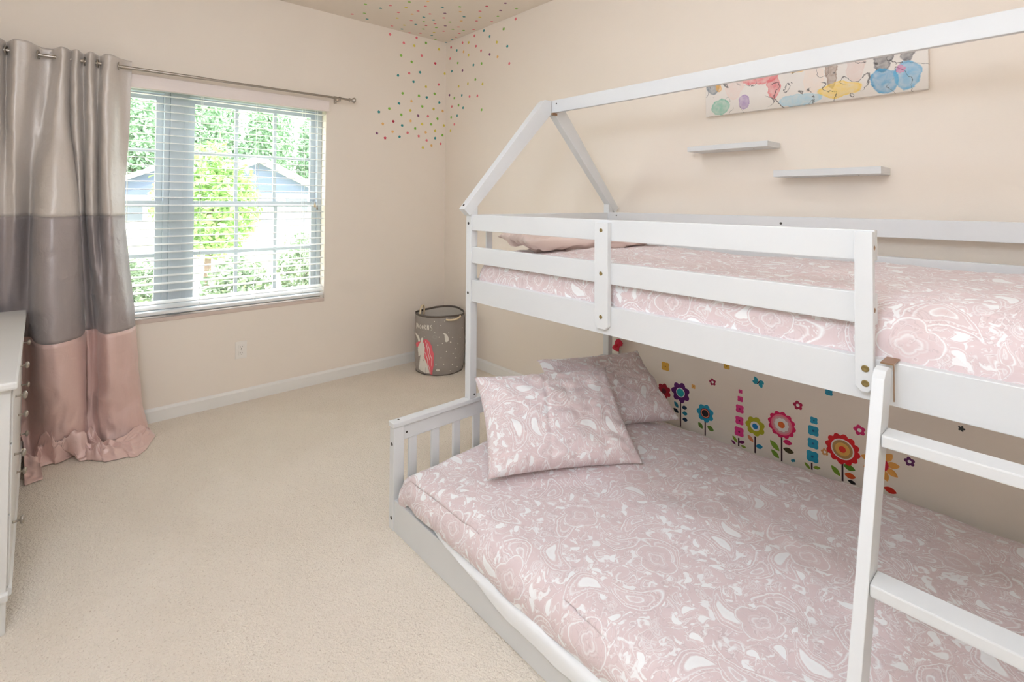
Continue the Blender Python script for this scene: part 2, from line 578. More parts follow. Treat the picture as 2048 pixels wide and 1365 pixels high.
# ------------------------------------------------------------------ outside
def foliage_mat(name, c1, c2):
    t = NT(name)
    o = t.obj()
    t.base(t.mix(t.noise(3, 3, o), c1, c2), 0.7)
    return t.m
M['leafA'] = foliage_mat('leaf_blue_green', srgb(112, 150, 122), srgb(170, 200, 160))
M['leafB'] = foliage_mat('leaf_lime', srgb(122, 164, 92), srgb(180, 212, 134))
M['leafC'] = foliage_mat('leaf_hedge', srgb(112, 136, 112), srgb(160, 178, 144))
M['bark'] = plain('bark', srgb(120, 104, 90), 0.9, 0.15, 20)
M['lawn'] = plain('lawn', srgb(172, 182, 140), 0.9, 0.12, 3)
M['paving'] = plain('concrete_walk', srgb(228, 224, 216), 0.9, 0.04, 3)
M['mulch'] = plain('mulch', srgb(170, 140, 120), 0.95, 0.2, 16)
M['siding'] = plain('siding', srgb(196, 200, 204), 0.7, 0.02)
M['gable'] = plain('gable_blue', srgb(104, 116, 138), 0.7, 0.03)
M['shingle'] = plain('shingle', srgb(206, 204, 204), 0.9, 0.06, 10)
M['winglass'] = plain('dark_pane', srgb(110, 116, 124), 0.2, 0.05)
GZ = -0.35
tag(box('ground', (-30, 0.2, GZ - 0.1), (30, 60, GZ), M['lawn'], bev=0), kind='structure')
tag(box('trim_1', (-12, 5.2, GZ), (12, 8.4, GZ + 0.02), M['paving'], bev=0), kind='structure')
tag(box('trim_2', (-9, 3.0, GZ), (5, 4.6, GZ + 0.02), M['mulch'], bev=0), kind='structure')
def tree(name, loc, h, rad, n, ls, mat, label, cat, group=None, stemh=0.3, seed=1, sq=1.0):
    rnd = random.Random(seed)
    root = tag(empty(name, (loc[0], loc[1], GZ)), label, cat, group)
    bm = bmesh.new()
    tube(bm, [(0, 0, 0), (0.02, 0, h * stemh), (0.0, 0.05, h * 0.6)], [rad * 0.08, rad * 0.06, rad * 0.02], 8)
    for k in range(5):
        a = rnd.random() * 2 * pi
        tube(bm, [(0, 0, h * (stemh + 0.05 * k)), (cos(a) * rad * 0.5, sin(a) * rad * 0.5, h * (stemh + 0.2 + 0.06 * k))], [rad * 0.03, rad * 0.012], 6)
    meshobj('trunk', bm, M['bark'], root, True)
    bm = bmesh.new()
    for k in range(n):
        while True:
            p = Vector((rnd.uniform(-1, 1), rnd.uniform(-1, 1), rnd.uniform(-1, 1)))
            if 0.35 < p.length < 1:
                break
        bmp = 1 + 0.22 * mnoise.noise(p * 2.3 + Vector((seed, 0, 0)))
        c = Vector((p.x * rad * bmp, p.y * rad * bmp, h * stemh * 0.6 + (p.z * sq * 0.5 + 0.5) * h * (1 - stemh * 0.6) * bmp))
        q = Matrix.Rotation(rnd.random() * 6.28, 4, Vector((rnd.uniform(-1, 1), rnd.uniform(-1, 1), rnd.uniform(-1, 1))).normalized())
        s = ls * rnd.uniform(0.6, 1.3)
        vs = [bm.verts.new(c + (q @ Vector(v)) * s) for v in ((-0.5, 0, 0), (0, -0.28, 0.06), (0.6, 0, 0), (0, 0.28, 0.06))]
        bm.faces.new(vs)
    meshobj('foliage', bm, mat, root)
    return root
far = [(0.2, 28, 7.6, 1.3, 'pale tree outside directly behind the mullion and left house'), (3.3, 28, 8.0, 1.3, 'pale tree outside seen above the lime-green small tree'),
       (6.4, 28, 7.4, 1.3, 'pale tree outside above the blue-grey gable'), (9.5, 28, 7.0, 1.3, 'pale tree outside seen at the right end of the window'),
       (1.8, 33, 9.4, 1.45, 'tallest pale tree outside, farther back behind the lime-green small tree'), (5.0, 33, 9.6, 1.45, 'tall pale tree farther back outside, left of the gable peak'),
       (8.3, 33, 9.2, 1.45, 'tall pale tree farther back outside, right of the gable peak'), (11.6, 33, 8.8, 1.45, 'tall pale tree farther back outside at the right edge of the window')]
for i, (x_, y_, h_, r_, lab) in enumerate(far):
    tree('tree', (x_, y_), h_, r_, 7000, 0.24, M['leafA'], lab, 'tree', 'woodland trees outside the window', 0.1, 11 + i)
tree('small_tree', (-0.36, 7.6), 2.75, 0.92, 4200, 0.14, M['leafB'], 'bright lime-green leafy small tree outside the middle of the window', 'tree', None, 0.3, 40)
for i, (x_, y_, h_, r_) in enumerate([(-1.80, 3.9, 0.98, 0.42), (-0.72, 3.9, 0.88, 0.42), (0.42, 4.3, 1.25, 0.48)]):
    lab = ['low grey-green bush outside at the left edge of the window', 'lowest grey-green bush outside, right of the mullion at the bottom of the window',
           'taller grey-green bush outside at the lower right of the window'][i]
    tree('bush', (x_, y_), h_, r_, 1800, 0.09, M['leafC'], lab, 'bush', None, 0.06, 60 + i)
def house(loc, wd, dp, wh, rh, label, win_at):
    root = tag(empty('neighbor_house', (loc[0], loc[1], GZ)), label, 'house')
    bm = bmesh.new()
    bx(bm, (-wd / 2, 0, 0), (wd / 2, dp, wh))
    meshobj('walls', bm, M['siding'], root)
    bm = bmesh.new()
    prism(bm, [(-wd / 2, wh), (wd / 2, wh), (0, wh + rh)], 'y', -0.02, 0.06)
    meshobj('gable', bm, M['gable'], root)
    bm = bmesh.new()
    e = 0.35
    k = rh / (wd / 2)
    for s in (-1, 1):
        prism(bm, [(0, wh + rh + 0.18), (s * (wd / 2 + e), wh - e * k + 0.18), (s * (wd / 2 + e), wh - e * k), (0, wh + rh)], 'y', -0.4, dp + 0.3)
    meshobj('roof', bm, M['shingle'], root)
    for (a, z_) in win_at:
        bm = bmesh.new()
        bx(bm, (a - 0.42, -0.05, z_), (a + 0.42, 0.01, z_ + 0.9))
        f = meshobj('window_trim', bm, M['siding'], root)
        bm = bmesh.new()
        bx(bm, (a - 0.34, -0.07, z_ + 0.07), (a + 0.34, -0.04, z_ + 0.83))
        meshobj('pane', bm, M['winglass'], f)
    return root
house((2.11, 13.5), 4.0, 4.0, 1.91, 0.96, 'pale neighbouring house with a blue-grey gable outside the right half of the window', [(0.25, 0.9), (1.2, 0.9), (-1.0, 0.9)])
house((0.65, 19.5), 5.2, 4.5, 1.85, 1.15, 'pale neighbouring house outside the left half of the window beside the curtain', [(-1.2, 0.8)])

# ------------------------------------------------------------------ curtain rod
rod = tag(empty('curtain_rod', (-1.8, -0.09, 2.092)), 'brushed nickel curtain rod with a round knob end above the window', 'curtain rod')
def rpart(name, bm, mat, par=rod, sm=True):
    o = meshobj(name, bm, mat, None, sm)
    o.parent = par
    o.matrix_parent_inverse = Matrix.Translation(-par.location)
    return o
RZ = 2.093
bm = bmesh.new()
tube(bm, [(RX0 + 0.02, -0.09, RZ), (-1.86, -0.09, RZ)], 0.0095, 14)
rpart('outer_tube', bm, M['steel'], sm='auto')
bm = bmesh.new()
tube(bm, [(-1.86, -0.09, RZ), (-0.905, -0.09, RZ)], 0.0078, 14)
rpart('inner_tube', bm, M['steel'], sm='auto')
bm = bmesh.new()
lathe(bm, [(0.004, 0), (0.013, 0.002), (0.013, 0.008), (0.006, 0.011), (0.006, 0.018), (0.012, 0.024), (0.02, 0.036), (0.0215, 0.043), (0.017, 0.048), (0.003, 0.05)], (-0.93, -0.09, RZ), (1, 0, 0), 24)
rpart('finial', bm, M['steel'])
for xx in (-1.0, -2.98):
    bm = bmesh.new()
    bx(bm, (xx - 0.009, -0.012, RZ - 0.028), (xx + 0.009, 0, RZ + 0.028), 0.002)
    bx(bm, (xx - 0.005, -0.098, RZ - 0.018), (xx + 0.005, -0.01, RZ - 0.010), 0.002)
    lathe(bm, [(0.0125, -0.006), (0.0125, 0.006)], (xx, -0.09, RZ), (1, 0, 0), 16)
    tube(bm, [(xx, -0.09, RZ - 0.008), (xx, -0.09, RZ - 0.026)], 0.004, 8)
    rpart('bracket', bm, M['steel'], sm='auto')

# ------------------------------------------------------------------ curtains
def catmull(pts, t):
    n = len(pts) - 1
    f = t * n
    i = min(int(f), n - 1)
    u = f - i
    p0, p1, p2, p3 = pts[max(i - 1, 0)], pts[i], pts[i + 1], pts[min(i + 2, n)]
    return [0.5 * ((2 * b) + (-a + c) * u + (2 * a - 5 * b + 4 * c - d) * u * u + (-a + 3 * b - 3 * c + d) * u ** 3)
            for a, b, c, d in zip(p0, p1, p2, p3)]

def curtain(root, levels, nu, seed, amp=0.010, uvscale=1.0, ring_px=()):
    """levels: list of (z, plan polyline [(x, y)...]) from the top down; bands split at given z"""
    zs = []
    for (za, _), (zb, _) in zip(levels, levels[1:]):
        k = max(2, int(abs(za - zb) / 0.022))
        zs += [(lerp(za, zb, j / k), 0) for j in range(k)]
    rows = []
    nl = len(levels)
    steps = 12
    grid = []
    for li in range(nl - 1):
        za, zb = levels[li][0], levels[li + 1][0]
        k = max(3, int(abs(za - zb) / 0.02))
        for j in range(k + (1 if li == nl - 2 else 0)):
            t = (li + j / k) / (nl - 1)
            row = []
            for iu in range(nu + 1):
                u = iu / nu
                pts = [list(catmull(lv[1], u)) + [lv[0]] + ([] if len(lv) < 3 else []) for lv in levels]
                p = catmull(pts, t)
                x, y, z = p
                low = sstep(0.9, 0.0, z)
                d = fb(x * 3 + seed, z * 1.4, seed, 2.4, 3) * amp * (1 + 3.0 * low) + fb(x + seed, z * 2.5, seed * 2, 9, 2) * amp * 0.35
                row.append((x + d * 0.5, min(y + d, -0.056), z))
            grid.append(row)
    return grid

def grid_mesh(name, grid, mat, parent, r0_, r1_, sm=True, closed=False, thick=0.0):
    bm = bmesh.new()
    uvl = bm.loops.layers.uv.new('UVMap')
    vs = [[bm.verts.new(p) for p in row] for row in grid[r0_:r1_]]
    for a, b in zip(vs, vs[1:]):
        for k in range(len(a) - 1):
            bm.faces.new((a[k], a[k + 1], b[k + 1], b[k]))
    me = bpy.data.meshes.new(name)
    bm.to_mesh(me)
    bm.free()
    me.materials.append(mat)
    for p in me.polygons:
        p.use_smooth = True
    o = bpy.data.objects.new(name, me)
    link(o, parent)
    if thick:
        s = o.modifiers.new('s', 'SOLIDIFY')
        s.thickness = thick
        s.offset = 0
    return o

def X(px, d):
    return un(px, 400, 'y', -d)[0]
def plan(lst):
    return [(X(px, d), -d) for px, d in lst]

# right-hand panel (next to the glass): pixel columns of the photo turned into places on the curtain
top_r = [(129, 0.065), (137, 0.094), (142, 0.134), (150, 0.140), (158, 0.076), (165, 0.071), (173, 0.140), (181, 0.134), (190, 0.071), (197, 0.076), (203, 0.134), (214, 0.151), (226, 0.122), (236, 0.082), (248, 0.065), (258, 0.062)]
hi_r = [(128, 0.065), (136, 0.082), (143, 0.146), (152, 0.151), (160, 0.088), (166, 0.082), (172, 0.151), (184, 0.157), (192, 0.088), (196, 0.105), (202, 0.157), (214, 0.163), (226, 0.140), (236, 0.105), (246, 0.088), (256, 0.082)]
mid_r = [(146, 0.065), (156, 0.145), (163, 0.159), (170, 0.116), (172, 0.101), (176, 0.174), (186, 0.203), (194, 0.159), (199, 0.116), (206, 0.203), (218, 0.232), (230, 0.203), (238, 0.174), (245, 0.145), (250, 0.116)]
low_r = [(170, 0.071), (176, 0.107), (183, 0.107), (190, 0.095), (196, 0.107), (199, 0.143), (202, 0.191), (208, 0.239), (218, 0.275), (232, 0.275), (246, 0.251), (258, 0.227), (266, 0.203), (272, 0.167), (277, 0.131)]
bot_r = [(172, 0.080), (180, 0.100), (188, 0.100), (196, 0.100), (204, 0.130), (206, 0.180), (212, 0.200), (218, 0.216), (226, 0.228), (238, 0.232), (252, 0.220), (266, 0.208), (278, 0.196), (288, 0.180), (293, 0.140)]
fl_r = [(150, 0.154), (165, 0.170), (180, 0.170), (198, 0.162), (204, 0.178), (210, 0.194), (220, 0.222), (226, 0.234), (236, 0.242), (250, 0.242), (268, 0.226), (282, 0.210), (292, 0.194), (300, 0.178), (302, 0.154)]
fl2_r = [(150, .26), (160, .30), (175, .28), (190, .25), (200, .30), (205, .36), (215, .44), (222, .43), (236, .41), (252, .40), (270, .37), (284, .34), (298, .30), (306, .24), (304, .18)]
lev_r = [(2.140, plan(top_r)), (2.05, plan(top_r)), (1.75, plan(hi_r)), (1.30, plan(mid_r)), (0.62, plan(low_r)), (0.17, plan(bot_r)), (0.03, plan(fl_r))]
top_l = [(-95, 0.071), (-80, 0.151), (-60, 0.151), (-45, 0.059), (-30, 0.059), (-18, 0.151), (-6, 0.128), (5, 0.065), (14, 0.105), (22, 0.163), (38, 0.163), (52, 0.151), (66, 0.094), (78, 0.065), (98, 0.065), (108, 0.117), (116, 0.151), (124, 0.146), (131, 0.117), (137, .085)]
hi_l = [(-95, 0.071), (-80, 0.140), (-60, 0.151), (-45, 0.071), (-30, 0.059), (-18, 0.140), (-4, 0.140), (8, 0.082), (14, 0.117), (22, 0.163), (34, 0.163), (46, 0.140), (58, 0.082), (72, 0.071), (84, 0.071), (94, 0.117), (104, 0.163), (120, 0.163), (130, 0.140), (138, .085)]
mid_l = [(-95, 0.072), (-80, 0.145), (-62, 0.159), (-45, 0.087), (-30, 0.072), (-18, 0.145), (-4, 0.159), (10, 0.145), (20, 0.159), (30, 0.174), (40, 0.145), (50, 0.087), (60, 0.058), (66, 0.087), (70, 0.174), (82, 0.261), (104, 0.290), (128, 0.275), (152, 0.232), (160, .110)]
low_l = [(-95, 0.059), (-80, 0.083), (-62, 0.095), (-45, 0.071), (-30, 0.059), (-18, 0.083), (-4, 0.095), (10, 0.083), (20, 0.083), (30, 0.071), (42, 0.071), (54, 0.071), (64, 0.083), (70, 0.155), (76, 0.251), (92, 0.323), (118, 0.347), (146, 0.311), (168, 0.239), (175, .120)]
bot_l = [(-95, 0.060), (-80, 0.080), (-62, 0.090), (-45, 0.070), (-30, 0.060), (-18, 0.080), (-4, 0.090), (10, 0.080), (24, 0.080), (36, 0.080), (50, 0.090), (66, 0.090), (80, 0.120), (92, 0.180), (100, 0.218), (112, 0.238), (132, 0.246), (152, 0.234), (176, 0.202), (183, 0.130)]
fl_l = [(-95, 0.060), (-80, 0.080), (-62, 0.090), (-45, 0.070), (-30, 0.060), (-18, 0.080), (-4, 0.090), (10, 0.090), (30, 0.100), (52, 0.148), (70, 0.172), (82, 0.164), (96, 0.188), (112, 0.204), (128, 0.216), (146, 0.220), (160, 0.204), (172, 0.188), (185, 0.164), (190, 0.140)]
fl2_l = [(-95, .06), (-80, .08), (-62, .09), (-45, .07), (-30, .06), (-18, .08), (-4, .09), (10, .10), (34, .14), (52, .36), (56, .44), (76, .42), (90, .37), (110, .36), (130, .37), (152, .39), (170, .37), (184, .36), (196, .30)]
lev_l = [(2.140, plan(top_l)), (2.05, plan(top_l)), (1.75, plan(hi_l)), (1.30, plan(mid_l)), (0.62, plan(low_l)), (0.17, plan(bot_l)), (0.03, plan(fl_l))]
for lev, label, seed, rings in ((lev_r, 'three-band satin curtain panel nearest the glass, pooling on the carpet', 3.1, (232, 190, 163)),
                                (lev_l, 'three-band satin curtain panel at the left edge behind the white dresser', 7.7, (5, 70, 130))):
    root = tag(empty('window_curtain', (0, 0, 0)), label, 'curtain', 'grey and pink grommet curtains')
    g = curtain(root, lev, 300, seed)
    zrow = [sum(p[2] for p in row) / len(row) for row in g]
    ra = next(i for i, z_ in enumerate(zrow) if z_ < 1.262)
    rb = next(i for i, z_ in enumerate(zrow) if z_ < 0.625)
    grid_mesh('upper_band', g, M['satin_taupe'], root, 0, ra + 1, thick=0.0015)
    grid_mesh('middle_band', g, M['satin_grey'], root, ra, rb + 1, thick=0.0015)
    grid_mesh('lower_band', g, M['satin_pink'], root, rb, len(g), thick=0.0015)
    for px in rings:
        bm = bmesh.new()
        x_ = X(px, .09)
        ring = []
        for k in range(20):
            a = 2 * pi * k / 20
            for q in range(6):
                b = 2 * pi * q / 6
                rr = 0.021 + 0.004 * cos(b)
                ring.append(bm.verts.new((x_ + 0.003 * sin(b) + 0.5 * cos(a) * rr * 0.4, -0.09 + cos(a) * rr, RZ + sin(a) * rr)))
        for k in range(20):
            for q in range(6):
                bm.faces.new((ring[k * 6 + q], ring[((k + 1) % 20) * 6 + q], ring[((k + 1) % 20) * 6 + (q + 1) % 6], ring[k * 6 + (q + 1) % 6]))
        meshobj('grommet', bm, M['steel'], root, True)

# cloth pooled on the carpet
def G(px, py):
    v = un(px, py, 'z', 0.006)
    return (v.x, v.y)
def ridge(x, y, s):
    return 1 - min(1, 2.6 * abs(mnoise.noise(Vector((x, y, s)))))
def puddle(root, base, hem, hts, seed, k=7.0):
    n, mlev = 150, 44
    g = []
    for j in range(mlev + 1):
        v = j / mlev
        row = []
        for i in range(n + 1):
            u = i / n
            bx_, by_ = catmull(base, u)
            hx, hy = catmull(hem, u)
            h = catmull(hts, u)[0]
            x, y = lerp(bx_, hx, v), lerp(by_, hy, v)
            w1 = 0.25 * mnoise.noise(Vector((u * 3 + seed, v * 2, seed)))
            r = 0.65 * ridge(u * k + w1 * 3, v * 1.5 + w1 * 2, seed) + 0.35 * ridge(u * k * 1.9 + seed, v * 4.0 + w1 * 5, seed + 4)
            env = max(0.0, sin(pi * min(1, 0.18 + 0.82 * v))) ** 0.8 * (1 - v * 0.45)
            z = 0.004 + 1.55 * h * env * (0.18 + 0.95 * r) + 0.03 * (1 - v) ** 3
            tuck = 0.03 * (mnoise.noise(Vector((u * 9 + seed, 3, seed)))) * v
            row.append((x + tuck, min(-0.03, y + tuck * 0.6), max(0.004, z)))
        g.append(row)
    return grid_mesh('pooled_hem', g, M['satin_pink'], root, 0, len(g), thick=0.0015)
roots = [o for o in C.objects if o.name.startswith('window_curtain')]
hemL = [G(*q) for q in ((48, 905), (47, 940), (49, 967), (63, 966), (90, 954), (84, 934), (104, 928), (126, 922), (146, 914), (162, 921), (182, 918))]
basL = [(X(a, d), -d) for a, d in ((46, .10), (50, .12), (56, .14), (64, .17), (76, .18), (84, .19), (100, .22), (116, .25), (132, .26), (150, .24), (172, .20))]
puddle(roots[1], basL, hemL, [(0.06,), (0.10,), (0.09,), (0.07,), (0.08,), (0.11,), (0.12,), (0.10,), (0.09,), (0.09,), (0.08,)], 2.3, 4.2)
hemR = [G(*q) for q in ((172, 917), (186, 920), (201, 923), (222, 921), (242, 917), (260, 915), (277, 911), (295, 895), (308, 873), (303, 860))]
basR = [(X(a, d), -d) for a, d in ((172, .18), (184, .19), (198, .20), (210, .25), (228, .28), (246, .28), (262, .25), (278, .20), (290, .15), (294, .11))]
puddle(roots[0], basR, hemR, [(0.07,), (0.09,), (0.08,), (0.05,), (0.035,), (0.03,), (0.035,), (0.035,), (0.03,), (0.02,)], 8.1, 3.6)

# ------------------------------------------------------------------ outlet on the window wall
def outlet(loc, face, label):
    r = tag(empty('wall_outlet', loc, face), label, 'outlet')
    box('cover_plate', (-0.035, -0.006, -0.057), (0.035, 0, 0.057), M['outlet'], r, 0.0025)
    for s in (-1, 1):
        bm = bmesh.new()
        bx(bm, (-0.017, -0.0085, s * 0.0195 - 0.014), (0.017, -0.005, s * 0.0195 + 0.014), 0.003)
        o = meshobj('receptacle', bm, M['outlet'], r)
        for a, hh in ((-0.006, 0.008), (0.006, 0.0065)):
            box('slot', (a - 0.0012, -0.0092, s * 0.0195 + 0.002 - hh / 2), (a + 0.0012, -0.0080, s * 0.0195 + 0.002 + hh / 2), M['dark'], o, 0)
        bm = bmesh.new()
        lathe(bm, [(0.0022, 0), (0.0022, 0.0012)], (0, -0.0080, s * 0.0195 - 0.008), (0, -1, 0), 10)
        meshobj('ground_hole', bm, M['dark'], o)
    bm = bmesh.new()
    lathe(bm, [(0.003, 0), (0.003, 0.0015), (0.001, 0.002)], (0, -0.006, 0), (0, -1, 0), 12)
    meshobj('screw', bm, M['steel'], r)
    return r
outlet((-1.615, 0, 0.343), 0, 'white electrical outlet on the window wall above the baseboard')

# ------------------------------------------------------------------ the bunk bed
XF, XB = -1.122, -0.062          # outer faces of the upper frame
YH, YE = -1.822, -3.860          # head end (by the window) and the far end out of frame
PW = 0.038
bed = tag(empty('house_bunk_bed', (-0.8, -2.84, 0)), 'white wooden house-frame bunk bed with a wider bed below', 'bunk bed')
def bp(name, lo, hi, mat=None, bev=0.0025, par=None):
    o = box(name, lo, hi, mat or M['white'], None, bev)
    par = par or bed
    o.parent = bed if par is bed else par
    o.matrix_parent_inverse = Matrix.Translation(-bed.location) if par is bed else Matrix.Identity(4)
    return o
def bpm(name, bm, mat=None, par=None, sm=False):
    o = meshobj(name, bm, mat or M['white'], None, sm)
    par = par or bed
    o.parent = par
    if par is bed:
        o.matrix_parent_inverse = Matrix.Translation(-bed.location)
    return o
def bolt(par, c, axis, r=0.006, mat=None):
    """bolt head set flush in a face; a sub-part of the timber it sits in"""
    bm = bmesh.new()
    lathe(bm, [(r * 1.12, -0.002), (r * 1.12, 0.0005), (r * 0.85, 0.0012), (r * 0.42, 0.0008), (r * 0.2, 0.0004)], c, axis, 14)
    o = meshobj('bolt', bm, mat or M['hole'], par)
    if par.parent is not None and par.parent is bed:
        o.matrix_parent_inverse = Matrix.Identity(4)
    return o
capT, capB = 0.434, 0.414
# upper posts stand on the head cap
pf = bp('post', (XF, YH - PW, capT), (XF + PW, YH, 1.325))
pb = bp('post', (XB - PW, YH - PW, capT), (XB, YH, 1.325))
bolt(pf, (XF, YH - 0.017, 1.237), (-1, 0, 0))
bolt(pf, (XF, YH - 0.017, 0.917), (-1, 0, 0))
bolt(pf, (XF + 0.026, YH - PW, 0.452), (0, -1, 0), 0.0035)
pe = bp('post', (XF, YE, capT), (XF + PW, YE + PW, 1.325))
bp('post', (XB - PW, YE, capT), (XB, YE + PW, 1.325))
# side boards and guard rails, front
RF = XF + 0.004
y0_, y1_ = YH - PW, YE + PW
bp('side_board', (RF, y1_, 0.880), (RF + 0.026, y0_, 0.979))
GE = -3.402
bp('guard_rail', (RF, GE, 1.205), (RF + 0.022, y0_, 1.277))
bp('guard_rail', (RF, GE, 1.056), (RF + 0.022, y0_, 1.129))
for (ya, yb, zt) in ((-2.648, -2.590, 1.268), (GE, GE + 0.037, 1.274)):
    bm = bmesh.new()
    zb = 0.902
    prism(bm, [(ya, zt), (yb, zt), (yb, zb + 0.012), (yb - 0.012, zb), (ya + 0.012, zb), (ya, zb + 0.012)], 'x', RF - 0.020, RF - 0.0005, 0.002)
    o = bpm('guard_upright', bm)
    if yb - ya > 0.05:
        for z_ in (1.241, 1.092, 0.943):
            bolt(o, (RF - 0.020, (ya + yb) / 2, z_), (-1, 0, 0), 0.0062, M['brass'])
    else:
        for z_ in (0.957, 0.923):
            bolt(o, (RF - 0.020, ya + 0.016, z_), (-1, 0, 0), 0.0072, M['brass'])
        for z_ in (1.236, 1.092):
            bolt(o, (RF - 0.006, ya, z_), (0, -1, 0), 0.005, M['bronze'])
# back rails and boards
for za, zb in ((1.207, 1.279), (1.056, 1.131)):
    o = bp('guard_rail', (XB - PW, y1_, za), (XB - PW + 0.022, y0_, zb))
    if za > 1.2:
        bolt(o, (XB - PW, -1.915, 1.262), (-1, 0, 0), 0.004)
        bolt(o, (XB - PW, -2.821, 1.248), (-1, 0, 0), 0.005)
bp('side_board', (XB - PW, y1_, 0.880), (XB - PW + 0.026, y0_, 0.979))
# end rails (head end and far end)
for yy in (YH - 0.030, YE + 0.008):
    bp('end_rail', (XF + PW, yy, 1.205), (XB - PW, yy + 0.022, 1.277))
    bp('end_board', (XF + PW, yy, 0.880), (XB - PW, yy + 0.022, 0.979))
    for xa in (-1.006, -0.215):
        bp('end_upright', (xa, yy + 0.0225, 0.90), (xa + 0.037, yy + 0.0225 + 0.008, 1.27))
# slatted base of the upper bed
for i in range(14):
    yy = lerp(-1.93, -3.78, i / 13)
    bp('bed_slat', (RF + 0.03, yy - 0.035, 0.900), (XB - PW - 0.002, yy + 0.035, 0.915), bev=0.001)
# roof frame
RIX = -0.592
for yy in (YH - PW, YE):
    for s in (0, 1):
        pts = [(-1.164, 1.303), (-1.130, 1.272), (-0.594, 1.806), (-0.594, 1.8735), (-0.640, 1.8735), (-0.664, 1.855)]
        if s:
            mid = -0.585
            pts = [(2 * mid - x_, z_) for x_, z_ in pts]
        bm = bmesh.new()
        prism(bm, pts, 'y', yy - 0.0012, yy + PW + 0.0012, 0.002)
        o = bpm('rafter', bm)
        if not s and yy > -2:
            bolt(o, (-1.150, yy + 0.022, 1.322), (-0.73, 0, 0.68), 0.0045)
o = bp('ridge_beam', (RIX, YE - 0.0, 1.810), (RIX + 0.022, YH - PW - 0.0016, 1.876))
bolt(o, (RIX, -1.893, 1.855), (-1, 0, 0), 0.004)
bm = bmesh.new()
bx(bm, (RIX - 0.006, YH - PW - 0.016, 1.797), (RIX + 0.026, YH - PW - 0.002, 1.8095), 0.001)
bpm('ridge_bracket', bm, M['bronze'])
# lower bed: posts, head and foot panels, side boards
LX = -1.504
for yy in (YH - 0.036, YE + 0.002):
    for xa in (LX, XB - 0.048):
        o = bp('lower_post', (xa, yy, 0.0), (xa + 0.048, yy + 0.036, capB), bev=0.004)
        if xa == LX and yy > -2:
            bolt(o, (xa, yy + 0.016, 0.345), (-1, 0, 0), 0.0065)
            bolt(o, (xa, yy + 0.016, 0.048), (-1, 0, 0), 0.0065)
    o = bp('panel_cap', (LX - 0.004, yy - 0.004, capB), (XB + 0.002, yy + 0.040, capT), bev=0.004)
    bolt(o, (LX + 0.032, yy + 0.022, capT), (0, 0, 1), 0.0042)
    o = bp('panel_rail', (LX + 0.048, yy + 0.006, 0.352), (XB - 0.048, yy + 0.028, capB - 0.001))
    bolt(o, (LX + 0.062, yy + 0.006, 0.380), (0, -1, 0), 0.0042)
    bp('panel_rail', (LX + 0.048, yy + 0.006, 0.06), (XB - 0.048, yy + 0.028, 0.15))
    for k in range(12):
        xa = -1.427 + 0.1125 * k
        if xa + 0.037 < XB - 0.055:
            bp('panel_slat', (xa, yy + 0.010, 0.150), (xa + 0.037, yy + 0.024, 0.352), bev=0.002)
bp('lower_side_board', (LX + 0.004, y1_ - 0.01, 0.0), (LX + 0.026, YH - 0.037, 0.126), bev=0.003)
bp('lower_side_board', (XB - 0.026, y1_ - 0.01, 0.0), (XB - 0.004, YH - 0.037, 0.126), bev=0.003)
for i in range(12):
    yy = lerp(-1.95, -3.76, i / 11)
    bp('bed_slat', (LX + 0.027, yy - 0.035, 0.010), (XB - 0.027, yy + 0.035, 0.026), bev=0.001)

# ------------------------------------------------------------------ ladder
lad = tag(empty('bunk_ladder', (-1.45, -3.62, 0)), 'white wooden ladder leaning on the bunk bed side board', 'ladder')
def lpart(name, bm, mat, par=None):
    o = meshobj(name, bm, mat, None)
    o.parent = par or lad
    if par is None:
        o.matrix_parent_inverse = Matrix.Translation(-lad.location)
    return o
xf = lambda z: -1.569 + 0.357 * z
for ya in (-3.441, -3.850):
    bm = bmesh.new()
    prism(bm, [(xf(0), 0), (xf(0) + 0.066, 0), (xf(0.90) + 0.066, 0.90), (xf(0.975) + 0.060, 0.975), (xf(0.983) + 0.035, 0.983), (xf(0.98) + 0.012, 0.980), (xf(0.965), 0.965)], 'y', ya, ya + 0.023, 0.002)
    st = lpart('stile', bm, M['white'])
    bm = bmesh.new()
    yc = ya - 0.0005
    y0h, y1h = ya + 0.001, ya + 0.022
    x0h = xf(0.95) + 0.050
    bx(bm, (-1.152, y0h - 0.003, 0.9800), (RF + 0.030, y1h + 0.001, 0.9835))
    bx(bm, (RF + 0.0265, y0h - 0.003, 0.945), (RF + 0.030, y1h + 0.001, 0.9795))
    bx(bm, (-1.150, y0h - 0.003, 0.90), (-1.145, y0h - 0.0012, 0.9795))
    lpart('hook', bm, M['bronze'], st)
for zt in (0.860, 0.602, 0.344, 0.086):
    bm = bmesh.new()
    bx(bm, (xf(zt) + 0.002, -3.828, zt - 0.024), (xf(zt) + 0.060, -3.4415, zt), 0.003)
    lpart('rung', bm, M['white'])

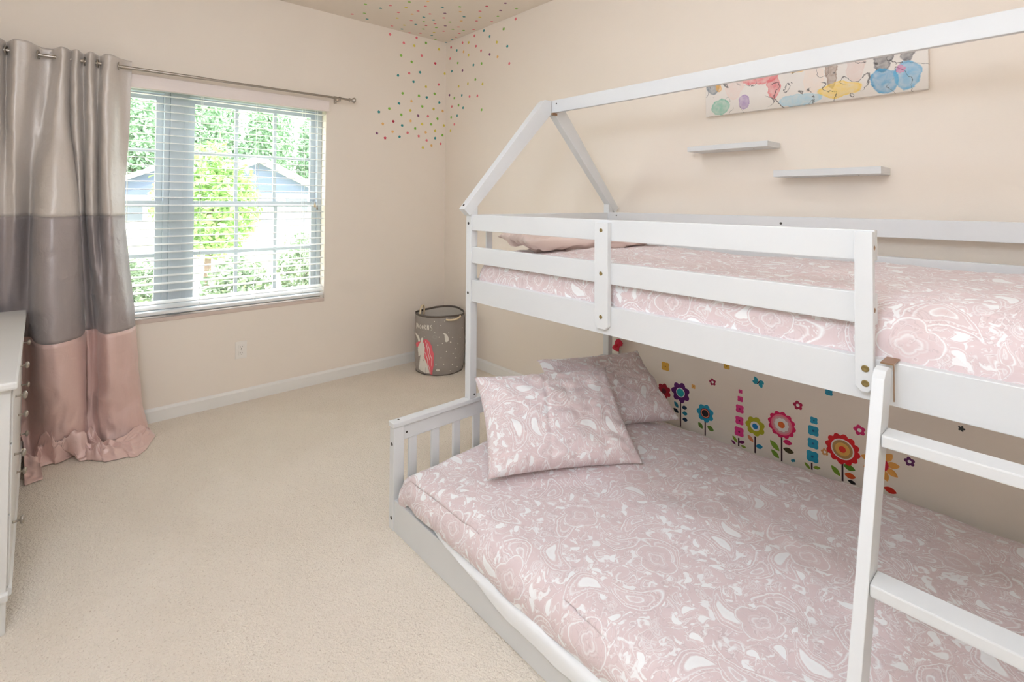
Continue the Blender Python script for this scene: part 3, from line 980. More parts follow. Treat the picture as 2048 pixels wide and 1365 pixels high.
# ------------------------------------------------------------------ bedding
def cloth(name, fn, nu, nv, mat, thick=0.006, uvs=(1, 1), parent=None, flip=False):
    """fn(u, v) -> point, u, v in 0..1; UV measured in metres along the cloth"""
    P = [[Vector(fn(i / nu, j / nv)) for j in range(nv + 1)] for i in range(nu + 1)]
    bm = bmesh.new()
    uvl = bm.loops.layers.uv.new('UVMap')
    vs = [[bm.verts.new(p) for p in r] for r in P]
    jm = nv // 2
    U = [0.0]
    for i in range(nu):
        U.append(U[-1] + (P[i + 1][jm] - P[i][jm]).length)
    V = [0.0]
    im = nu // 2
    for j in range(nv):
        V.append(V[-1] + (P[im][j + 1] - P[im][j]).length)
    for i in range(nu):
        for j in range(nv):
            f = bm.faces.new((vs[i][j], vs[i + 1][j], vs[i + 1][j + 1], vs[i][j + 1]))
            if flip:
                f.normal_flip()
            f.smooth = True
            idx = {vs[i][j]: (U[i], V[j]), vs[i + 1][j]: (U[i + 1], V[j]), vs[i + 1][j + 1]: (U[i + 1], V[j + 1]), vs[i][j + 1]: (U[i], V[j + 1])}
            for l in f.loops:
                l[uvl].uv = idx[l.vert]
    me = bpy.data.meshes.new(name)
    bm.to_mesh(me)
    bm.free()
    me.materials.append(mat)
    o = bpy.data.objects.new(name, me)
    link(o, parent)
    if thick:
        s = o.modifiers.new('thick', 'SOLIDIFY')
        s.thickness = thick
        s.offset = -1
    return o

# lower mattress and its white sheet
mt = tag(box('lower_mattress', (-1.455, -3.80, 0.027), (-0.12, -1.905, 0.185), M['cream'], None, 0.03), 'cream full-size mattress in the lower bunk under the paisley cover', 'mattress')
def sheet_fn(u, v):
    y = lerp(-1.93, -3.80, u)
    zl = lerp(0.134, 0.083, sstep(-2.20, -2.62, y)) + 0.008 * fb(y * 3, 0, 2, 2.0, 2)
    out = lerp(0.0, 0.014, sstep(-2.14, -2.45, y))
    prof = [(-1.40, 0.205), (-1.452, 0.202), (-1.474, 0.176), (-1.487, 0.150), (-1.499 - out * 0.5, 0.140), (-1.5015 - out, 0.128), (-1.5020 - out, lerp(0.128, zl, 0.5)), (-1.5025 - out * 0.7, zl)]
    if y > -2.2:
        k = sstep(-2.2, -2.05, y)
        prof = [(lerp(a, min(a, -1.40) if a > -1.4 else lerp(a, -1.455 - 0.018 * (i_ > 2), k), 1), b) for i_, (a, b) in enumerate(prof)]
    x, z = catmull(prof, v)
    return (x + 0.003 * fb(y * 5, v, 3, 2, 2), y, max(z, zl))
o = tag(cloth('bed_sheet', sheet_fn, 160, 28, M['sheet'], 0.0015, flip=False), 'white sheet edge showing between the lower duvet and the bed side board', 'sheet')

def duvet_lo(u, v):
    # u: across from the open side to the wall, v: along from the head end
    y = lerp(-1.898, -3.80, v)
    prof = [(-1.502, 0.150), (-1.507, 0.180), (-1.500, 0.212), (-1.478, 0.240), (-1.44, 0.256), (-1.38, 0.262), (-1.2, 0.266), (-1.0, 0.270), (-0.8, 0.272), (-0.6, 0.272), (-0.4, 0.268), (-0.28, 0.262), (-0.20, 0.252), (-0.15, 0.240), (-0.115, 0.222), (-0.098, 0.200)]
    t = u ** 1.0
    x, z = catmull(prof, t)
    if x > -0.6:
        z = z - lerp(0.055, 0.020, sstep(-2.6, -3.3, y)) * sstep(-0.6, -0.15, x)
    zf = lerp(0.0, -0.006, v)
    edge = sstep(0.0, 0.05, v)
    # rounded head edge and a raised hem lip
    z += -0.035 * (1 - edge) + 0.010 * math.exp(-((v - 0.030) / 0.012) ** 2)
    puff = 0.020 * fb(x, y, 1, 1.7, 2) + 0.009 * fb(x * 1.2, y, 2, 5, 3) + 0.0035 * fb(x, y, 5, 16, 2)
    k = sstep(-1.50, -1.40, x)
    z += puff * (0.35 + 0.65 * k) + zf
    if u < 0.2:
        z += 0.010 * fb(y * 2, 0, 7, 2.5, 3) * (1 - k)
        x += 0.010 * fb(y * 2.2, u * 2, 9, 2, 3)
        x = max(-1.520, x)
        if v < 0.1:
            x = lerp(x + 0.012, x, sstep(0.02, 0.1, v))
    return (x, y, z)
tag(cloth('paisley_duvet', duvet_lo, 150, 200, M['paisley'], 0.007), 'dusty pink paisley duvet spread over the lower bunk', 'duvet')

tag(box('upper_mattress', (RF + 0.052, -3.80, 0.916), (XB - PW - 0.020, -1.895, 1.040), M['cream'], None, 0.03), 'twin mattress in the upper bunk under the paisley cover', 'mattress')
def duvet_up(u, v):
    y = lerp(-1.888, -3.80, v)
    prof = [(-1.0905, 0.962), (-1.0905, 0.990), (-1.088, 1.022), (-1.072, 1.054), (-1.040, 1.080), (-0.99, 1.097), (-0.90, 1.106), (-0.8, 1.110), (-0.6, 1.114), (-0.4, 1.114), (-0.25, 1.108), (-0.18, 1.100), (-0.135, 1.088), (-0.112, 1.068)]
    x, z = catmull(prof, u)
    edge = sstep(0.0, 0.035, v)
    z += -0.018 * (1 - edge) * sstep(0.0, 0.2, u)
    k = sstep(-1.09, -1.02, x)
    z += (0.016 * fb(x, y, 4, 2.1, 2) + 0.008 * fb(x, y * 1.3, 6, 6, 3) + 0.003 * fb(x, y, 8, 18, 2)) * k
    if u < 0.35:
        # slanting creases down the open side
        a = (y * 1.0 + z * 1.9) * 9 + 1.3 * fb(y, z, 3, 2, 2)
        cr = sin(a * 2.6)
        damp = 0.5 + 0.5 * fb(y * 1.5, 0, 12, 1.5, 2)
        x += 0.0035 * (cr if cr > 0 else cr * 0.4) * max(0.2, damp) * (1 - sstep(0.2, 0.35, u)) + 0.003
        x = max(x, -1.0925)
    return (x, y, z)
tag(cloth('paisley_duvet', duvet_up, 130, 220, M['paisley'], 0.006), 'dusty pink paisley duvet tucked into the upper bunk behind the guard rails', 'duvet')

def pillow(name, c, thick, mat, label, seed, amp=0.008, pin=0.06, flop=0.0, crease=None, group=None, p=2.6, dentn=0.0):
    """c = corners (lower left, lower right, upper right, upper left)"""
    BL, BR, TR, TL = [Vector(q) for q in c]
    nrm = ((BR - BL).cross(TL - BL)).normalized()
    n = 72
    bm = bmesh.new()
    uvl = bm.loops.layers.uv.new('UVMap')
    wd, ht = (BR - BL).length, (TL - BL).length
    def P(i, j, s):
        u, v = -1 + 2 * i / n, -1 + 2 * j / n
        # rounded, slightly pinched outline with pointed corners
        uu = u * (1 - pin * (1 - abs(v) ** 2.2) * abs(u) ** 3)
        vv = v * (1 - pin * 1.2 * (1 - abs(u) ** 2.2) * abs(v) ** 3)
        a, b = (uu + 1) / 2, (vv + 1) / 2
        q = BL * (1 - a) * (1 - b) + BR * a * (1 - b) + TR * a * b + TL * (1 - a) * b
        e = (1 - abs(u) ** p) * (1 - abs(v) ** p)
        h = thick * max(0, e) ** 0.42
        inner = min(1, max(0, e) * 6)
        wr = amp * fb(u * 1.4 + seed, v * 1.4, seed + s, 1.6, 3) * inner + amp * 0.5 * fb(u + seed, v, seed * 2, 5, 2) * inner
        # pull creases fanning from the corners
        ang = atan2(1 - abs(v), 1 - abs(u) + 1e-6)
        wr += amp * 0.55 * sin(ang * 15 + seed) * math.exp(-(((1 - abs(u)) ** 2 + (1 - abs(v)) ** 2) / 0.12)) * inner
        if crease is not None and s > 0:
            wr -= 0.007 * math.exp(-((u - crease - 0.08 * v) / 0.02) ** 2) * inner
        if dentn:
            wr += dentn * fb(u * 0.9, v * 2.2 + seed, seed, 2.2, 2) * inner
        edge = 1 - inner
        wob = Vector((0, 0, 0)) + nrm * (0.006 * fb(u * 2, v * 2, seed + 9, 3, 2) * edge)
        return q + nrm * (s * h + wr) + wob
    top = [[bm.verts.new(P(i, j, 1)) for j in range(n + 1)] for i in range(n + 1)]
    bot = [[top[i][j] if i in (0, n) or j in (0, n) else bm.verts.new(P(i, j, -1)) for j in range(n + 1)] for i in range(n + 1)]
    for g, fl in ((top, False), (bot, True)):
        for i in range(n):
            for j in range(n):
                vs = (g[i][j], g[i + 1][j], g[i + 1][j + 1], g[i][j + 1])
                f = bm.faces.new(vs[::-1] if fl else vs)
                f.smooth = True
                idx = {g[i][j]: (i, j), g[i + 1][j]: (i + 1, j), g[i + 1][j + 1]: (i + 1, j + 1), g[i][j + 1]: (i, j + 1)}
                for l in f.loops:
                    a, b = idx[l.vert]
                    l[uvl].uv = (a / n * wd + seed * 0.37, b / n * ht + seed * 0.71)
    me = bpy.data.meshes.new(name)
    bm.to_mesh(me)
    bm.free()
    me.materials.append(mat)
    o = bpy.data.objects.new(name, me)
    link(o)
    return tag(o, label, 'pillow', group)
pillow('bed_pillow', [(-1.312, -2.222, 0.288), (-0.768, -2.545, 0.290), (-0.628, -2.248, 0.572), (-1.178, -1.965, 0.575)], 0.082, M['paisley'],
       'paisley pillow at the front of the lower bunk, leaning nearest the camera', 1.3, 0.015, 0.07, crease=-0.12, group='paisley pillows on the lower bunk')
pillow('bed_pillow', [(-0.800, -2.190, 0.285), (-0.225, -2.395, 0.262), (-0.185, -2.118, 0.535), (-0.765, -1.930, 0.560)], 0.070, M['paisley'],
       'paisley pillow against the wall in the lower bunk, behind the other one', 2.9, 0.015, 0.08, group='paisley pillows on the lower bunk')
pillow('bed_pillow', [(-1.035, -2.135, 1.165), (-0.255, -2.335, 1.150), (-0.280, -1.925, 1.165), (-1.010, -1.915, 1.178)], 0.050, M['plain_pillow'],
       'plain blush pillow on the upper bunk at the window end', 4.2, 0.020, 0.03, dentn=0.024)

# ------------------------------------------------------------------ floating shelves and canvas
for (ya, yb, za, zb, lab) in ((-2.783, -2.390, 1.598, 1.623, 'small white floating shelf under the left half of the canvas'),
                              (-3.207, -2.807, 1.457, 1.486, 'small white floating shelf lower and to the right of the other')):
    r = tag(empty('floating_shelf', (0, (ya + yb) / 2, za)), lab, 'shelf', 'white floating shelves')
    L = (yb - ya) / 2
    box('board', (-0.148, -L, 0), (-0.0, L, zb - za), M['white'], r, 0.0015)
    box('screw', (-0.075, -L + 0.09, -0.0008), (-0.071, -L + 0.094, 0.0002), M['hole'], r, 0)

def art():
    t = NT('canvas_watercolor')
    uv = t.uv()
    wob = t.vmath('SUBTRACT', t.noise(3.2, 4, uv, out='Color', rough=0.6), (0.5, 0.5, 0.5))
    p = t.vmath('ADD', uv, t.vmath('SCALE', wob, 0.22))
    s = t.node('ShaderNodeSeparateXYZ')
    t.link(p, s.inputs[0])
    X_, Y_ = s.outputs[0], s.outputs[1]
    col = t.mix(t.noise(2.0, 2, uv), srgb(238, 232, 224), srgb(228, 220, 212))
    gran = t.noise(10, 4, uv, 0.5)
    spots = [(a_, b_, c_ * 1.25, d_ * 1.3, e_) for a_, b_, c_, d_, e_ in [(0.17, 0.72, 0.13, 0.20, (120, 128, 136)), (0.33, 0.16, 0.17, 0.13, (120, 190, 165)), (0.28, 0.62, 0.05, 0.10, (232, 170, 60)),
             (1.12, 0.72, 0.33, 0.16, (226, 98, 104)), (1.42, 0.45, 0.10, 0.22, (226, 120, 122)), (0.83, 0.22, 0.10, 0.10, (170, 140, 190)),
             (1.86, 0.82, 0.20, 0.13, (240, 190, 60)), (1.90, 0.10, 0.32, 0.10, (170, 210, 226)), (2.42, 0.60, 0.09, 0.30, (150, 120, 100)),
             (2.55, 0.20, 0.28, 0.12, (244, 206, 76)), (3.22, 0.70, 0.12, 0.26, (86, 84, 90)), (3.55, 0.80, 0.10, 0.22, (96, 94, 100)),
             (3.22, 0.24, 0.17, 0.18, (56, 158, 204)), (3.55, 0.28, 0.16, 0.20, (96, 176, 216)), (3.46, 0.40, 0.05, 0.07, (226, 120, 160)), (0.62, 0.55, 0.16, 0.2, (236, 214, 204)), (2.12, 0.5, 0.14, 0.22, (240, 222, 208)), (2.82, 0.55, 0.12, 0.2, (228, 206, 196))]]
    for (a, b, ra, rb, c) in spots:
        dx = t.math('DIVIDE', t.math('SUBTRACT', X_, a), ra)
        dy = t.math('DIVIDE', t.math('SUBTRACT', Y_, b), rb)
        d = t.math('SQRT', t.math('ADD', t.math('MULTIPLY', dx, dx), t.math('MULTIPLY', dy, dy)))
        mk = t.ramp(d, [(0.0, 0.85), (0.70, 0.62), (0.92, 0.9), (1.0, 0.0)])
        mk = t.math('MULTIPLY', mk, t.ramp(gran, [(0.25, 0.55), (0.6, 1.0)]))
        col = t.mix(mk, col, srgb(*c))
    # loose ink strokes
    n = t.noise(2.4, 1, p, 0.4)
    ln = t.ramp(t.math('PINGPONG', t.math('MULTIPLY', n, 7.0), 1.0), [(0.0, 0.85), (0.035, 0.7), (0.075, 0.0)])
    br = t.ramp(t.noise(3.5, 2, uv), [(0.42, 0.0), (0.50, 1.0)])
    col = t.mix(t.math('MULTIPLY', ln, br), col, srgb(70, 66, 66))
    t.base(col, 0.75)
    t.bump(t.noise(600, 1, uv), 0.1, 0.001)
    return t.m
M['art'] = art()
cv = tag(empty('wall_canvas', (0, -2.880, 1.787)), 'wide canvas with loose watercolor washes on the right wall behind the ridge beam', 'wall art')
bm = bmesh.new()
bx(bm, (-0.024, -0.455, 0.0), (-0.001, 0.455, 0.238), 0.003)
uvl = bm.loops.layers.uv.new('UVMap')
for f in bm.faces:
    for l in f.loops:
        l[uvl].uv = ((0.455 - l.vert.co.y) / 0.238 + (l.vert.co.x + 0.024) * 0.5, l.vert.co.z / 0.238)
me = bpy.data.meshes.new('canvas')
bm.to_mesh(me)
bm.free()
me.materials.append(M['art'])
link(bpy.data.objects.new('canvas', me), cv)
bm = bmesh.new()
bx(bm, (-0.0012, -0.44, 0.012), (0, 0.44, 0.226))
meshobj('stretcher_back', bm, M['trim'], cv)

# ------------------------------------------------------------------ dresser
dr = tag(empty('dresser', (-2.634, -1.512, 0), radians(1.15)), 'white dresser with round knobs at the left edge in front of the curtain', 'dresser')
DL, DD = 1.34, 0.43
bm = bmesh.new()
bx(bm, (-DD, 0.018, 0.13), (-0.004, DL - 0.018, 0.750))
meshobj('carcass', bm, M['dresser'], dr)
for ya, yb in ((0, 0.018), (DL - 0.018, DL)):
    bm = bmesh.new()
    s = 1 if ya == 0 else -1
    a, b = (ya, yb)
    bx(bm, (-0.052, a, 0), (0, b, 0.750), 0.002)
    bx(bm, (-DD, a, 0), (-DD + 0.052, b, 0.750), 0.002)
    bx(bm, (-DD + 0.052, a, 0.13), (-0.052, b, 0.18), 0.002)
    bx(bm, (-DD + 0.052, a, 0.70), (-0.052, b, 0.750), 0.002)
    bx(bm, (-DD + 0.05, a + (0.007 if s > 0 else 0.001), 0.17), (-0.05, b - (0.001 if s > 0 else 0.007), 0.71))
    meshobj('side_panel', bm, M['dresser'], dr)
bm = bmesh.new()
prism(bm, [(-0.012, 0.106), (-0.006, 0.104), (0.0, 0.106), (0.0, 0.130), (-0.006, 0.130), (-0.012, 0.124)], 'x', -DD, 0.004)
prism(bm, [(0.0, 0.106), (0.006, 0.104), (0.012, 0.108), (0.012, 0.124), (0.004, 0.130), (0, 0.130)], 'y', 0.018, DL - 0.018)
meshobj('base_molding', bm, M['dresser'], dr)
bm = bmesh.new()
bx(bm, (-DD - 0.004, -0.026, 0.751), (0.016, DL + 0.02, 0.775), 0.007)
meshobj('top', bm, M['dresser'], dr)
rows = ((0.133, 0.350, 0.240), (0.356, 0.568, 0.468), (0.574, 0.746, 0.664))
cols = ((0.022, 0.442), (0.448, 0.892), (0.898, 1.318))
for za, zb, kz in rows:
    for ya, yb in cols:
        bm = bmesh.new()
        bx(bm, (-0.012, ya, za), (0.006, yb, zb), 0.003)
        d_ = meshobj('drawer', bm, M['dresser'], dr)
        bm = bmesh.new()
        yk = {0: 0.212, 1: 0.640, 2: 1.082}[cols.index((ya, yb))]
        lathe(bm, [(0.0045, 0), (0.0035, 0.004), (0.0035, 0.017), (0.011, 0.019), (0.0135, 0.023), (0.0125, 0.027), (0.006, 0.030), (0.001, 0.0305)], (0.006, yk, kz), (1, 0, 0), 20)
        meshobj('knob', bm, M['steel'], d_, True)

# ------------------------------------------------------------------ fabric hamper in the corner
HX, HY, HR, HH = -0.237, -0.292, 0.193, 0.452
hamper = tag(empty('fabric_hamper', (HX, HY, 0)), 'round grey canvas hamper printed with a unicorn in the far corner', 'hamper')
def hr(th, z):
    sag = 0.006 * fb(cos(th) * 1.3, sin(th) * 1.3, z * 5, 2.0, 3)
    base = -0.010 * sstep(0.05, 0.0, z) + 0.004 * sin(pi * z / HH)
    return HR + sag + base
def rimz(th):
    return HH + 0.006 * sin(2 * th + 0.6) + 0.004 * sin(th * 3)
bm = bmesh.new()
NS, NZ = 96, 40
g = [[bm.verts.new((hr(2 * pi * i / NS, j / NZ * HH) * cos(2 * pi * i / NS), hr(2 * pi * i / NS, j / NZ * HH) * sin(2 * pi * i / NS), 0.002 + (j / NZ) * (rimz(2 * pi * i / NS) - 0.002))) for j in range(NZ + 1)] for i in range(NS)]
for i in range(NS):
    for j in range(NZ):
        bm.faces.new((g[i][j], g[(i + 1) % NS][j], g[(i + 1) % NS][j + 1], g[i][j + 1]))
bm.faces.new([g[i][0] for i in range(NS)][::-1])
meshobj('canvas_body', bm, M['canvasgrey'], hamper, 'auto')
bm = bmesh.new()
g = [[bm.verts.new(((hr(2 * pi * i / NS, j / 20 * HH) - 0.004) * cos(2 * pi * i / NS), (hr(2 * pi * i / NS, j / 20 * HH) - 0.004) * sin(2 * pi * i / NS), 0.006 + (j / 20) * (rimz(2 * pi * i / NS) - 0.006))) for j in range(21)] for i in range(NS)]
for i in range(NS):
    for j in range(20):
        bm.faces.new((g[i][j], g[i][j + 1], g[(i + 1) % NS][j + 1], g[(i + 1) % NS][j]))
bm.faces.new([g[i][0] for i in range(NS)])
meshobj('lining', bm, M['lining'], hamper, 'auto')
for z_, nm in ((None, 'rim_binding'), (0.004, 'base_piping')):
    bm = bmesh.new()
    ring = []
    for i in range(NS):
        th = 2 * pi * i / NS
        zz = rimz(th) - 0.003 if z_ is None else z_
        rr = hr(th, HH if z_ is None else 0) - (0.002 if z_ is None else -0.001)
        hb = 0.0075 if z_ is None else 0.003
        for (dr_, dz_) in ((0.0035, -hb), (0.0035, hb * 0.7), (0, hb), (-0.0035, hb * 0.7), (-0.0035, -hb)):
            ring.append(bm.verts.new(((rr + dr_) * cos(th), (rr + dr_) * sin(th), zz + dz_ + (0 if z_ is None else 0.001))))
    for i in range(NS):
        for k in range(5):
            bm.faces.new((ring[i * 5 + k], ring[((i + 1) % NS) * 5 + k], ring[((i + 1) % NS) * 5 + (k + 1) % 5], ring[i * 5 + (k + 1) % 5]))
    meshobj(nm, bm, M['canvasdark'], hamper, True)
# prints: photo points turned into (angle, height) on the cylinder
def oncyl(px, py):
    d = fw + RT * ((px - 1024) / F_PX) - UP * ((py - CY) / F_PX)
    ox, oy = CAM.x - HX, CAM.y - HY
    a = d.x ** 2 + d.y ** 2
    b = 2 * (ox * d.x + oy * d.y)
    c = ox ** 2 + oy ** 2 - HR ** 2
    disc = b * b - 4 * a * c
    t = (-b - sqrt(max(disc, 0))) / (2 * a)
    th = atan2(oy + t * d.y, ox + t * d.x)
    return (th - 2 * pi if th > 0 else th), CAM.z + t * d.z
def wrap(name, polys, mat, lay=1, par=None):
    """flat polygons in (angle * radius, height) laid onto the hamper as a thin print"""
    bm = bmesh.new()
    for pts in polys:
        b2 = bmesh.new()
        f = b2.faces.new([b2.verts.new((th * HR, 0, z)) for th, z in pts])
        bmesh.ops.triangulate(b2, faces=b2.faces[:])
        xs = [v.co.x for v in b2.verts]
        zs = [v.co.z for v in b2.verts]
        x = min(xs) + 0.008
        while x < max(xs):
            bmesh.ops.bisect_plane(b2, geom=b2.verts[:] + b2.edges[:] + b2.faces[:], plane_co=(x, 0, 0), plane_no=(1, 0, 0))
            x += 0.008
        z = min(zs) + 0.012
        while z < max(zs):
            bmesh.ops.bisect_plane(b2, geom=b2.verts[:] + b2.edges[:] + b2.faces[:], plane_co=(0, 0, z), plane_no=(0, 0, 1))
            z += 0.012
        for v in b2.verts:
            th = v.co.x / HR
            r = hr(th, v.co.z) + 0.0011 + 0.0007 * lay
            v.co = Vector((r * cos(th), r * sin(th), v.co.z))
        merge(bm, b2)
    o = meshobj(name, bm, mat, par or hamper, True)
    return o
q6 = lambda x, y: oncyl(780 + x / 6.827, 580 + y / 6.827)
pl = lambda lst: [q6(a, b) for a, b in lst]
head = pl([(392, 870), (388, 820), (392, 780), (412, 735), (432, 700), (452, 698), (470, 735), (478, 800), (474, 850), (480, 900), (500, 960), (522, 1040), (535, 1148), (480, 1140), (432, 1118), (392, 1085), (404, 1010), (428, 960), (438, 900), (425, 880), (408, 905), (396, 905)])
wrap('unicorn_head_print', [head], M['printwhite'], 1)
mane = pl([(455, 700), (482, 672), (520, 680), (552, 716), (578, 768), (586, 830), (602, 880), (592, 960), (598, 1030), (584, 1100), (572, 1165), (538, 1162), (530, 1080), (508, 1000), (480, 920), (478, 850), (482, 790), (474, 735)])
forelock = pl([(366, 735), (380, 712), (410, 705), (432, 700), (412, 735), (395, 775), (378, 785)])
wrap('unicorn_mane_print', [mane, forelock], M['printpink'], 2)
horn = pl([(352, 578), (370, 600), (396, 625), (418, 660), (424, 700), (402, 706), (392, 665), (372, 632), (356, 604)])
ear = pl([(430, 695), (436, 660), (446, 650), (464, 668), (452, 702)])
wrap('unicorn_horn_print', [horn, ear], M['printwhite'], 2)
def strokes(lst, w=2.2):
    """open photo polylines thickened into quads"""
    out = []
    for line in lst:
        for (a, b), (c, d) in zip(line, line[1:]):
            n = Vector((d - b, a - c))
            if n.length < 1e-6:
                continue
            n = n.normalized() * w
            out.append([q6(a + n.x, b + n.y), q6(c + n.x, d + n.y), q6(c - n.x, d - n.y), q6(a - n.x, b - n.y)])
    return out
wrap('mane_lock_print', strokes([[(480, 780), (478, 840), (500, 880), (518, 940), (520, 1000), (542, 1080), (545, 1150)], [(520, 730), (545, 800), (550, 870), (575, 940), (572, 1040)],
                                 [(495, 700), (512, 770), (530, 860), (548, 960)]], 3.2), M['printwhite'], 3)
wrap('curl_print', strokes([[(470, 900), (478, 925), (474, 955), (460, 968), (454, 950), (464, 940)], [(490, 1060), (486, 1095), (480, 1135)], [(396, 800), (402, 806), (408, 802)]], 2.6), M['printgrey'], 3)
letters = [([[(372, 455), (374, 510)], [(372, 455), (386, 512)], [(386, 452), (386, 515)]]),
           ([[(398, 470), (400, 528)]]),
           ([[(430, 474), (419, 482), (415, 505), (420, 528), (430, 530)]]),
           ([[(452, 482), (444, 492), (442, 514), (450, 532), (459, 520), (459, 494), (452, 482)], [(451, 490), (451, 524)]]),
           ([[(470, 478), (472, 540)], [(470, 478), (488, 484), (488, 500), (472, 506)]]),
           ([[(512, 478), (512, 545)], [(512, 480), (530, 548)], [(532, 482), (532, 552)]]),
           ([[(556, 478), (546, 486), (544, 505)], [(540, 500), (540, 552)]]),
           ([[(568, 482), (556, 492), (560, 512), (574, 530), (572, 552), (558, 550)]])]
letters[4] = [[(472, 478), (473, 540)], [(472, 478), (491, 486), (490, 502), (474, 508), (494, 543)]]
letters[6] = []
allst = []
for lt in letters:
    allst += strokes(lt, 3.6)
# the leading U, just round the left side
for a, b in (((-0.075, 0.0), (-0.072, -0.042)), ((-0.072, -0.042), (-0.045, -0.046)), ((-0.045, -0.046), (-0.042, 0.002))):
    th0, z0_ = q6(372, 455)
    allst.append([(th0 + a[0] - 0.02, z0_ + a[1]), (th0 + b[0] - 0.02, z0_ + b[1]), (th0 + b[0], z0_ + b[1]), (th0 + a[0], z0_ + a[1])])
wrap('lettering', allst, M['printwhite'], 1)
moon = pl([(718, 598), (742, 590), (770, 606), (792, 640), (800, 672), (790, 700), (768, 712), (748, 704), (758, 690), (768, 664), (762, 632), (742, 610)])
wrap('moon_print', [moon], M['printwhite'], 1)
stars = []
for (a, b, r_) in ((430, 372, 4), (482, 385, 4), (607, 432, 8), (745, 428, 7), (694, 486, 8), (453, 568, 6), (404, 595, 5), (612, 585, 6), (799, 583, 6), (849, 649, 9), (672, 645, 9), (823, 714, 12),
                   (652, 754, 9), (714, 731, 8), (920, 734, 8), (887, 802, 9), (768, 842, 9), (852, 868, 9), (893, 924, 11), (697, 928, 9), (628, 1022, 9), (731, 1014, 9), (849, 1016, 9), (912, 1048, 8), (820, 1105, 7), (982, 520, 8), (958, 650, 6), (478, 640, 5)):
    stars.append([q6(a + r_ * cos(k * pi / 5) * (1 if k % 2 else 0.62), b + r_ * sin(k * pi / 5) * (1 if k % 2 else 0.62)) for k in range(10)])
stars.append([q6(652 + 27 * cos(k * pi / 6) * (1 if k % 2 else 0.5), 1097 + 27 * sin(k * pi / 6) * (1 if k % 2 else 0.5)) for k in range(12)])
wrap('star_print', stars, M['printwhite'], 1)
wrap('comet_print', strokes([[(915, 950), (925, 900), (950, 850), (985, 790), (1005, 778)], [(925, 945), (950, 880), (990, 800)], [(955, 920), (975, 870), (1000, 820)]], 1.4)
     + strokes([[(585, 640), (600, 622), (622, 625), (645, 640), (640, 658), (615, 662), (592, 655), (585, 640)]], 2.0), M['printgrey'], 1)
# rope handles
def rope(pts, name='rope_handle'):
    bm = bmesh.new()
    n = 30
    P = [catmull(pts, k / n) for k in range(n + 1)]
    tube(bm, P, [0.0072 + 0.0008 * sin(k * 2.2) for k in range(n + 1)], 10)
    return meshobj(name, bm, M['rope'], hamper, True)
def cp(px, py, dr=0.0):
    th, z = oncyl(px, py)
    return ((HR + dr) * cos(th), (HR + dr) * sin(th), z)
a_, b_ = oncyl(893, 641), oncyl(920, 633)
am = oncyl(906, 641)
rope([((HR - 0.002) * cos(a_[0]), (HR - 0.002) * sin(a_[0]), a_[1] + 0.004), cp(895, 640, 0.009), cp(901, 639.5, 0.020), cp(908, 638, 0.022), cp(915, 635, 0.016), cp(919, 633, 0.006), ((HR - 0.003) * cos(b_[0]), (HR - 0.003) * sin(b_[0]), b_[1] + 0.002)])
th1 = 2.45
rope([((HR - 0.012) * cos(th1 + 0.05), (HR - 0.012) * sin(th1 + 0.05), HH - 0.055), ((HR - 0.032) * cos(th1), (HR - 0.032) * sin(th1), HH - 0.02), ((HR - 0.030) * cos(th1 - 0.25), (HR - 0.03) * sin(th1 - 0.25), HH + 0.022), ((HR - 0.026) * cos(th1 - 0.5), (HR - 0.026) * sin(th1 - 0.5), HH + 0.035), ((HR - 0.022) * cos(th1 - 0.62), (HR - 0.022) * sin(th1 - 0.62), HH + 0.01), ((HR - 0.010) * cos(th1 - 0.66), (HR - 0.010) * sin(th1 - 0.66), HH - 0.045)])

# ------------------------------------------------------------------ small flower stickers round the corner
SC = {'p': ('pink', (236, 122, 132)), 't': ('teal', (52, 148, 148)), 'g': ('green', (138, 196, 72)), 'y': ('yellow', (226, 208, 84)), 'o': ('orange', (242, 194, 120)), 'r': ('crimson', (206, 58, 82)), 'v': ('purple', (138, 82, 118))}
SM = {k: plain('sticker_' + v[0], srgb(*v[1]), 0.5, 0.02, 60) for k, v in SC.items()}
def flower_outline(r, n=5, dip=0.34, rot=0.0, cnt=40, power=1.0):
    return [((r * (1 - dip * (1 - abs(cos(n * (a - rot) / 2)) ** power))) * cos(a), (r * (1 - dip * (1 - abs(cos(n * (a - rot) / 2)) ** power))) * sin(a)) for a in [2 * pi * k / cnt for k in range(cnt)]]
def sticker_mesh(k):
    bm = bmesh.new()
    prism(bm, flower_outline(0.0125), 'z', 0, 0.0007)
    bmesh.ops.recalc_face_normals(bm, faces=bm.faces)
    me = bpy.data.meshes.new('flower_sticker')
    bm.to_mesh(me)
    bm.free()
    me.materials.append(SM[k])
    return me
SMESH = {k: sticker_mesh(k) for k in SC}
CEIL = "225,38,g 610,17,g 773,12,o 443,48,p 357,73,t 582,66,y 753,56,p 901,64,t 1055,59,g 1293,56,r 1456,28,v 1553,75,g 687,97,p 514,110,p 107,125,p 215,116,g 635,125,o 792,123,p 924,117,v 1060,103,o 1233,99,p 1414,92,v 503,160,y 738,151,t 823,177,t 914,158,p 1092,148,t 1232,152,y 1390,143,g 239,168,t 627,181,p 738,190,g 967,193,g 1068,185,o 1202,185,p 1337,190,p 667,215,t 757,224,r 836,209,p 927,228,v 457,229,p 567,222,y 1043,238,p 545,256,t 847,243,g 735,256,g 994,258,g 1088,268,g 1176,260,p 612,289,p 708,293,p 828,285,y 912,275,p 1050,295,p 808,312,t 1020,327,p 987,350,t 840,345,g 936,374,t"
